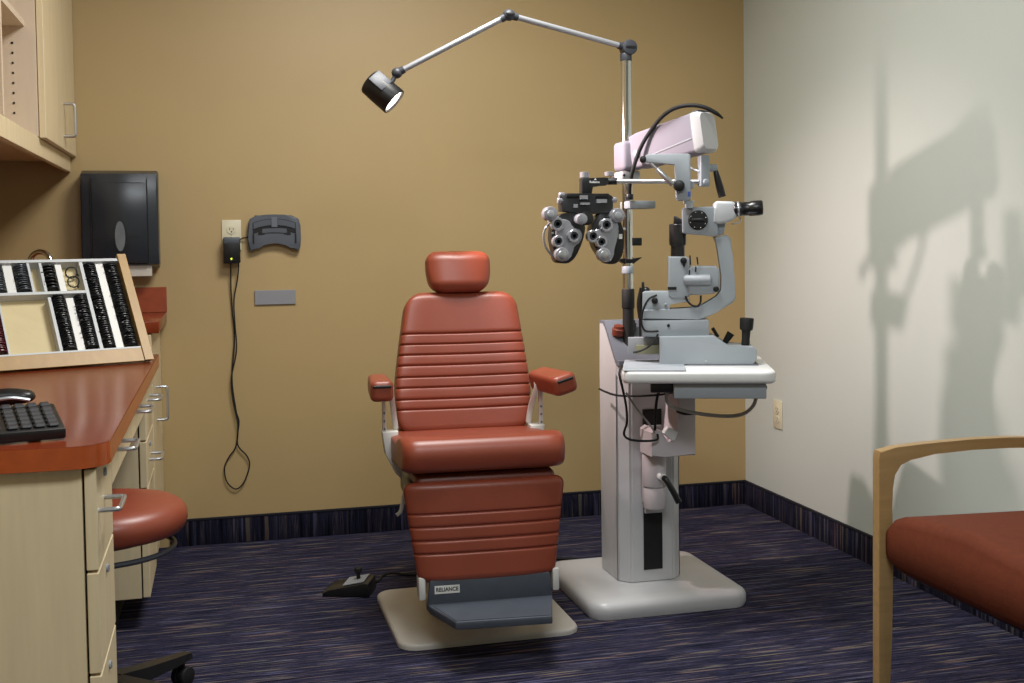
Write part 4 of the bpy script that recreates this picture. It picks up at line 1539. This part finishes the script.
knob(584.5, 175, .0145, .018, 'levelling_knob')
knob(609, 174, .0135, .014, 'levelling_knob')
# centre bridge
bm = gprism([(560, 196.5), (560, 211.5), (577, 213.5), (594, 214), (594.5, 213), (611, 213), (611, 197), (606, 193.8), (566, 193.5)], -.02, .02)
br = obj('bridge', bm, 'satin', ph)
bm = gprism([(564, 194), (586, 194.2), (586, 198), (564, 198)], -.026, -.016)
obj('pd_scale_bar', bm, 'black', br)
bm = gprism([(593, 194), (606, 193.8), (606, 198.3), (593, 198.2)], -.026, -.016)
obj('pd_scale_bar', bm, 'black', br)
for (x0_, y0_, x1_, y1_) in ((577, 195.8, 585, 199.6), (594, 199.6, 604, 203.2), (571, 204.5, 575, 208), (577.5, 203, 587, 205)):
    obj('scale_window', gprism([(x0_, y1_), (x0_, y0_), (x1_, y0_), (x1_, y1_)], -.0285, -.0195, 0, .0005, 1), 'clear', br)
for px, py, rr_ in ((561.5, 195, .008), (560, 200.5, .0085), (606, 195.5, .006), (613.5, 200, .0085)):
    c = G(px, py, -.01)
    bm = B()
    cyl(bm, (c.x-.009, PHY-.012, c.z), (c.x+.008, PHY-.012, c.z), rr_, n=18, bev=.0015)
    obj('adjusting_knob', bm, 'clear', ph)
obj('centre_knob', disc(582.5, 219, .0155, -.06, -.02, None, .003), 'clear', ph)
obj('centre_hub', disc(587, 218, .020, -.025, .015, None, .003), 'satin', ph)
bm = gprism([(579.5, 213), (579.5, 217), (581.5, 217), (581.5, 213)], -.03, -.015, 0, 0)
obj('centre_stem', bm, 'satin', ph)
# lens banks
for side in (0, 1):
    if side == 0:
        outl = [(561, 214), (553.5, 219), (550.5, 228), (550, 240), (552.5, 252), (554, 260.5), (558, 263), (567, 263), (573.5, 257), (579, 246), (582.5, 234), (583, 224), (579, 216), (572, 212.5)]
        name = 'left'
    else:
        outl = [(600, 212.5), (594, 218), (590, 226), (589.5, 234), (592.5, 246), (598.5, 256), (604.5, 263), (613, 263.8), (618.5, 259), (621.5, 248), (621.5, 230), (617.5, 220), (611, 213)]
        name = 'right'
    sm = [tuple(v) for v in smooth_closed(outl, 3)]
    bm = gprism(sm, -.018, .022, 0, .003, 2)
    bank = obj('lens_bank', bm, 'satin', ph)
    if side == 0:
        body = [(553, 235), (556, 224), (561, 219.5), (567.5, 222), (571, 229), (577, 229.5), (580, 236), (577, 243), (571, 246.5), (570, 254), (565.5, 260), (558.5, 260), (555.5, 254), (557, 247)]
        knobs = dict(cyl=(558, 224), axis=(574.5, 236), cross=(558.8, 241.5), low=(562.5, 254.3))
        outer = (551, 213.8)
    else:
        body = [(591, 235), (594, 229.5), (600, 229.5), (602, 222), (606.5, 219.5), (613.5, 222), (616, 229), (614, 240), (611.5, 249), (610.5, 257), (606.5, 261.5), (600.5, 261), (597, 256), (597, 247), (592, 243)]
        knobs = dict(cyl=(607, 225), axis=(593.5, 236.3), cross=(602, 242), low=(604.5, 254.5))
        outer = (618.5, 215.3)
    sm = [tuple(v) for v in smooth_closed(body, 3)]
    pl = obj('face_plate', gprism(sm, -.026, -.0175, 0, .002, 1), 'clear', bank)
    for key, (px, py) in knobs.items():
        rad = {'cyl': .0185, 'axis': .0175, 'cross': .0165, 'low': .0195}[key]
        if key == 'low':
            d_ = obj('strong_sphere_knob', disc(px, py, rad, -.05, -.024, None, .004), 'clear', bank)
            obj('knob_cap', disc(px, py, rad*.55, -.053, -.049, None, .001), 'steel', d_)
        else:
            d_ = obj('aperture_ring', disc(px, py, rad, -.044, -.024, rad*.66), 'clear', bank)
            obj('aperture', disc(px, py, rad*.62, -.036, -.026, None, .0005), 'lens_dark', d_)
            obj('inner_ring', disc(px, py, rad*.5, -.039, -.0355, rad*.34), 'grey_rim', d_)
    obj('sphere_dial', disc(outer[0], outer[1], .0205, -.045, -.012, None, .005), 'clear', bank)
    d_ = G(outer[0], outer[1], -.046)
    obj('dial_cap', disc(outer[0], outer[1], .010, -.048, -.044, None, .001), 'silver', bank)
    for px, py in (((572.5, 247), (553, 233)) if side == 0 else ((598, 249), (617.5, 236))):
        obj('screw', disc(px, py, .0032, -.021, -.017, None, 0), 'steel', bank)
# curved outer wings
bm = B()
wp = [G(px, py, .0) for px, py in ((549.5, 223), (544.8, 229), (543.3, 237), (545, 246), (550.5, 254), (554, 256.5))]
tube(bm, [(p.x, PHY-.002, p.z) for p in wp], .0035, 8, 5)
obj('guard_ring', bm, 'clear', ph)
bm = gprism([(620, 224), (622, 228), (622.5, 240), (622, 252), (620.5, 258), (619, 257), (620, 240), (619.5, 228)], -.006, .022, 0, .002)
obj('side_housing', bm, 'blue_grey', ph)
obj('side_clip', gprism([(616, 234), (619, 234), (619, 239), (616, 239)], -.03, -.017, 0, .0005, 1), 'sticker', ph)
obj('side_clip', gprism([(620, 228), (624.5, 228), (624.5, 230), (620, 230)], -.01, -.005, 0, .0005, 1), 'sticker', ph)

# ------------------------------------------------------------------ armchair at the right
ac = thing('armchair', 'maple framed armchair with a rust fabric seat against the cream wall', 'armchair', (1.78, 2.03, 0))
LYa, LYb = 2.31, 1.72       # far and near arm frames
for Yc in (LYa, LYb):
    y0_, y1_ = Yc-.014, Yc+.014
    bm = B()
    pts = [(1.455, 0.0), (1.481, 0.0), (1.489, .20), (1.492, .40), (1.489, .50), (1.4875, .545), (1.493, .578), (1.51, .602), (1.535, .612),
           (1.60, .6195), (1.70, .6235), (1.80, .6225), (1.92, .617), (2.03, .607), (2.03, .63), (1.92, .641), (1.80, .6475), (1.70, .6485), (1.58, .6455), (1.50, .641), (1.458, .634), (1.455, .62)]
    prism(bm, pts, y0_, y1_, 'xz', .003, 2)
    leg = obj('arm_frame', bm, 'arm_wood', ac)
    bm = B()
    prism(bm, [(2.09, 0), (2.12, 0), (2.075, .45), (2.06, .62), (2.125, .88), (2.105, .89), (2.03, .63), (2.035, .45)], y0_, y1_, 'xz', .003, 2)
    obj('rear_leg', bm, 'arm_wood', ac)
# seat: lofted from front to back
bm = B()
loops = []
sy0, sy1 = 1.737, 2.293
for k in range(40):
    s = k/39*.58
    d = s
    rr_ = .03
    ct = rr_-math.sqrt(max(0, rr_**2-(rr_-d)**2)) if d < rr_ else 0
    loop = []
    for j in range(48):
        a = 2*PI*j/48
        c_, s_ = math.cos(a), math.sin(a)
        yy = (sy0+sy1)/2+(sy1-sy0)/2*math.copysign(abs(c_)**(2/14), c_)
        zh = .062-ct*.75
        q = (yy-(sy0+sy1)/2)/((sy1-sy0)/2)
        zz = .422+zh*math.copysign(abs(s_)**(2/5), s_)
        if s_ > 0:
            zz += .030*(1-q*q)*(1-.4*d/.58) - .02*d
        loop.append(Vector((1.470+s, yy, zz)))
    loops.append(loop)
loft(bm, loops)
obj('seat', bm, 'fabric', ac, smooth=60)
bm = B()
box(bm, 1.53, 2.03, LYb+.016, LYa-.016, .335, .358, .004)
obj('seat_rail', bm, 'black', ac)
bm = B()
cushion(bm, .36, lambda s: .275, lambda s: .03, .05, .025, lambda x, t, s: (2.05+s*.13+t*.9-.005, 2.015+x, .52+s), n=6)
obj('backrest', bm, 'fabric', ac, smooth=60)

# ------------------------------------------------------------------ light
def area(name, loc, sx, sy, power, col, rot=(0, 0, 0)):
    l = bpy.data.lights.new(name, 'AREA')
    l.shape = 'RECTANGLE'
    l.size, l.size_y = sx, sy
    l.energy = power
    l.color = col
    o = bpy.data.objects.new(name, l)
    COL.objects.link(o)
    o.location = loc
    o.rotation_euler = rot
    return o
area('ceiling_troffer', (.68, 2.95, HC-.01), .7, .6, 43, (1, .985, .95)).data.spread = R(168)
area('ceiling_troffer', (.35, .6, HC-.01), 1.2, .6, 49, (.91, .965, 1))
sp = bpy.data.lights.new('exam_lamp_bulb', 'SPOT')
sp.energy = 64
sp.color = (1, .80, .79)
sp.spot_size = R(80)
sp.spot_blend = .9
sp.shadow_soft_size = .022
spo = bpy.data.objects.new('exam_lamp_bulb', sp)
COL.objects.link(spo)
spo.location = H0+ax*.112
sdir = Vector((.86, .02, -.50)).normalized()
spo.rotation_euler = sdir.to_track_quat('-Z', 'Y').to_euler()

w = bpy.data.worlds.new('world')
bpy.context.scene.world = w
w.use_nodes = True
w.node_tree.nodes['Background'].inputs['Color'].default_value = (.8, .85, .9, 1)
w.node_tree.nodes['Background'].inputs['Strength'].default_value = .05
vs = bpy.context.scene.view_settings
vs.view_transform = 'Standard'
vs.look = 'None'
vs.exposure = 0
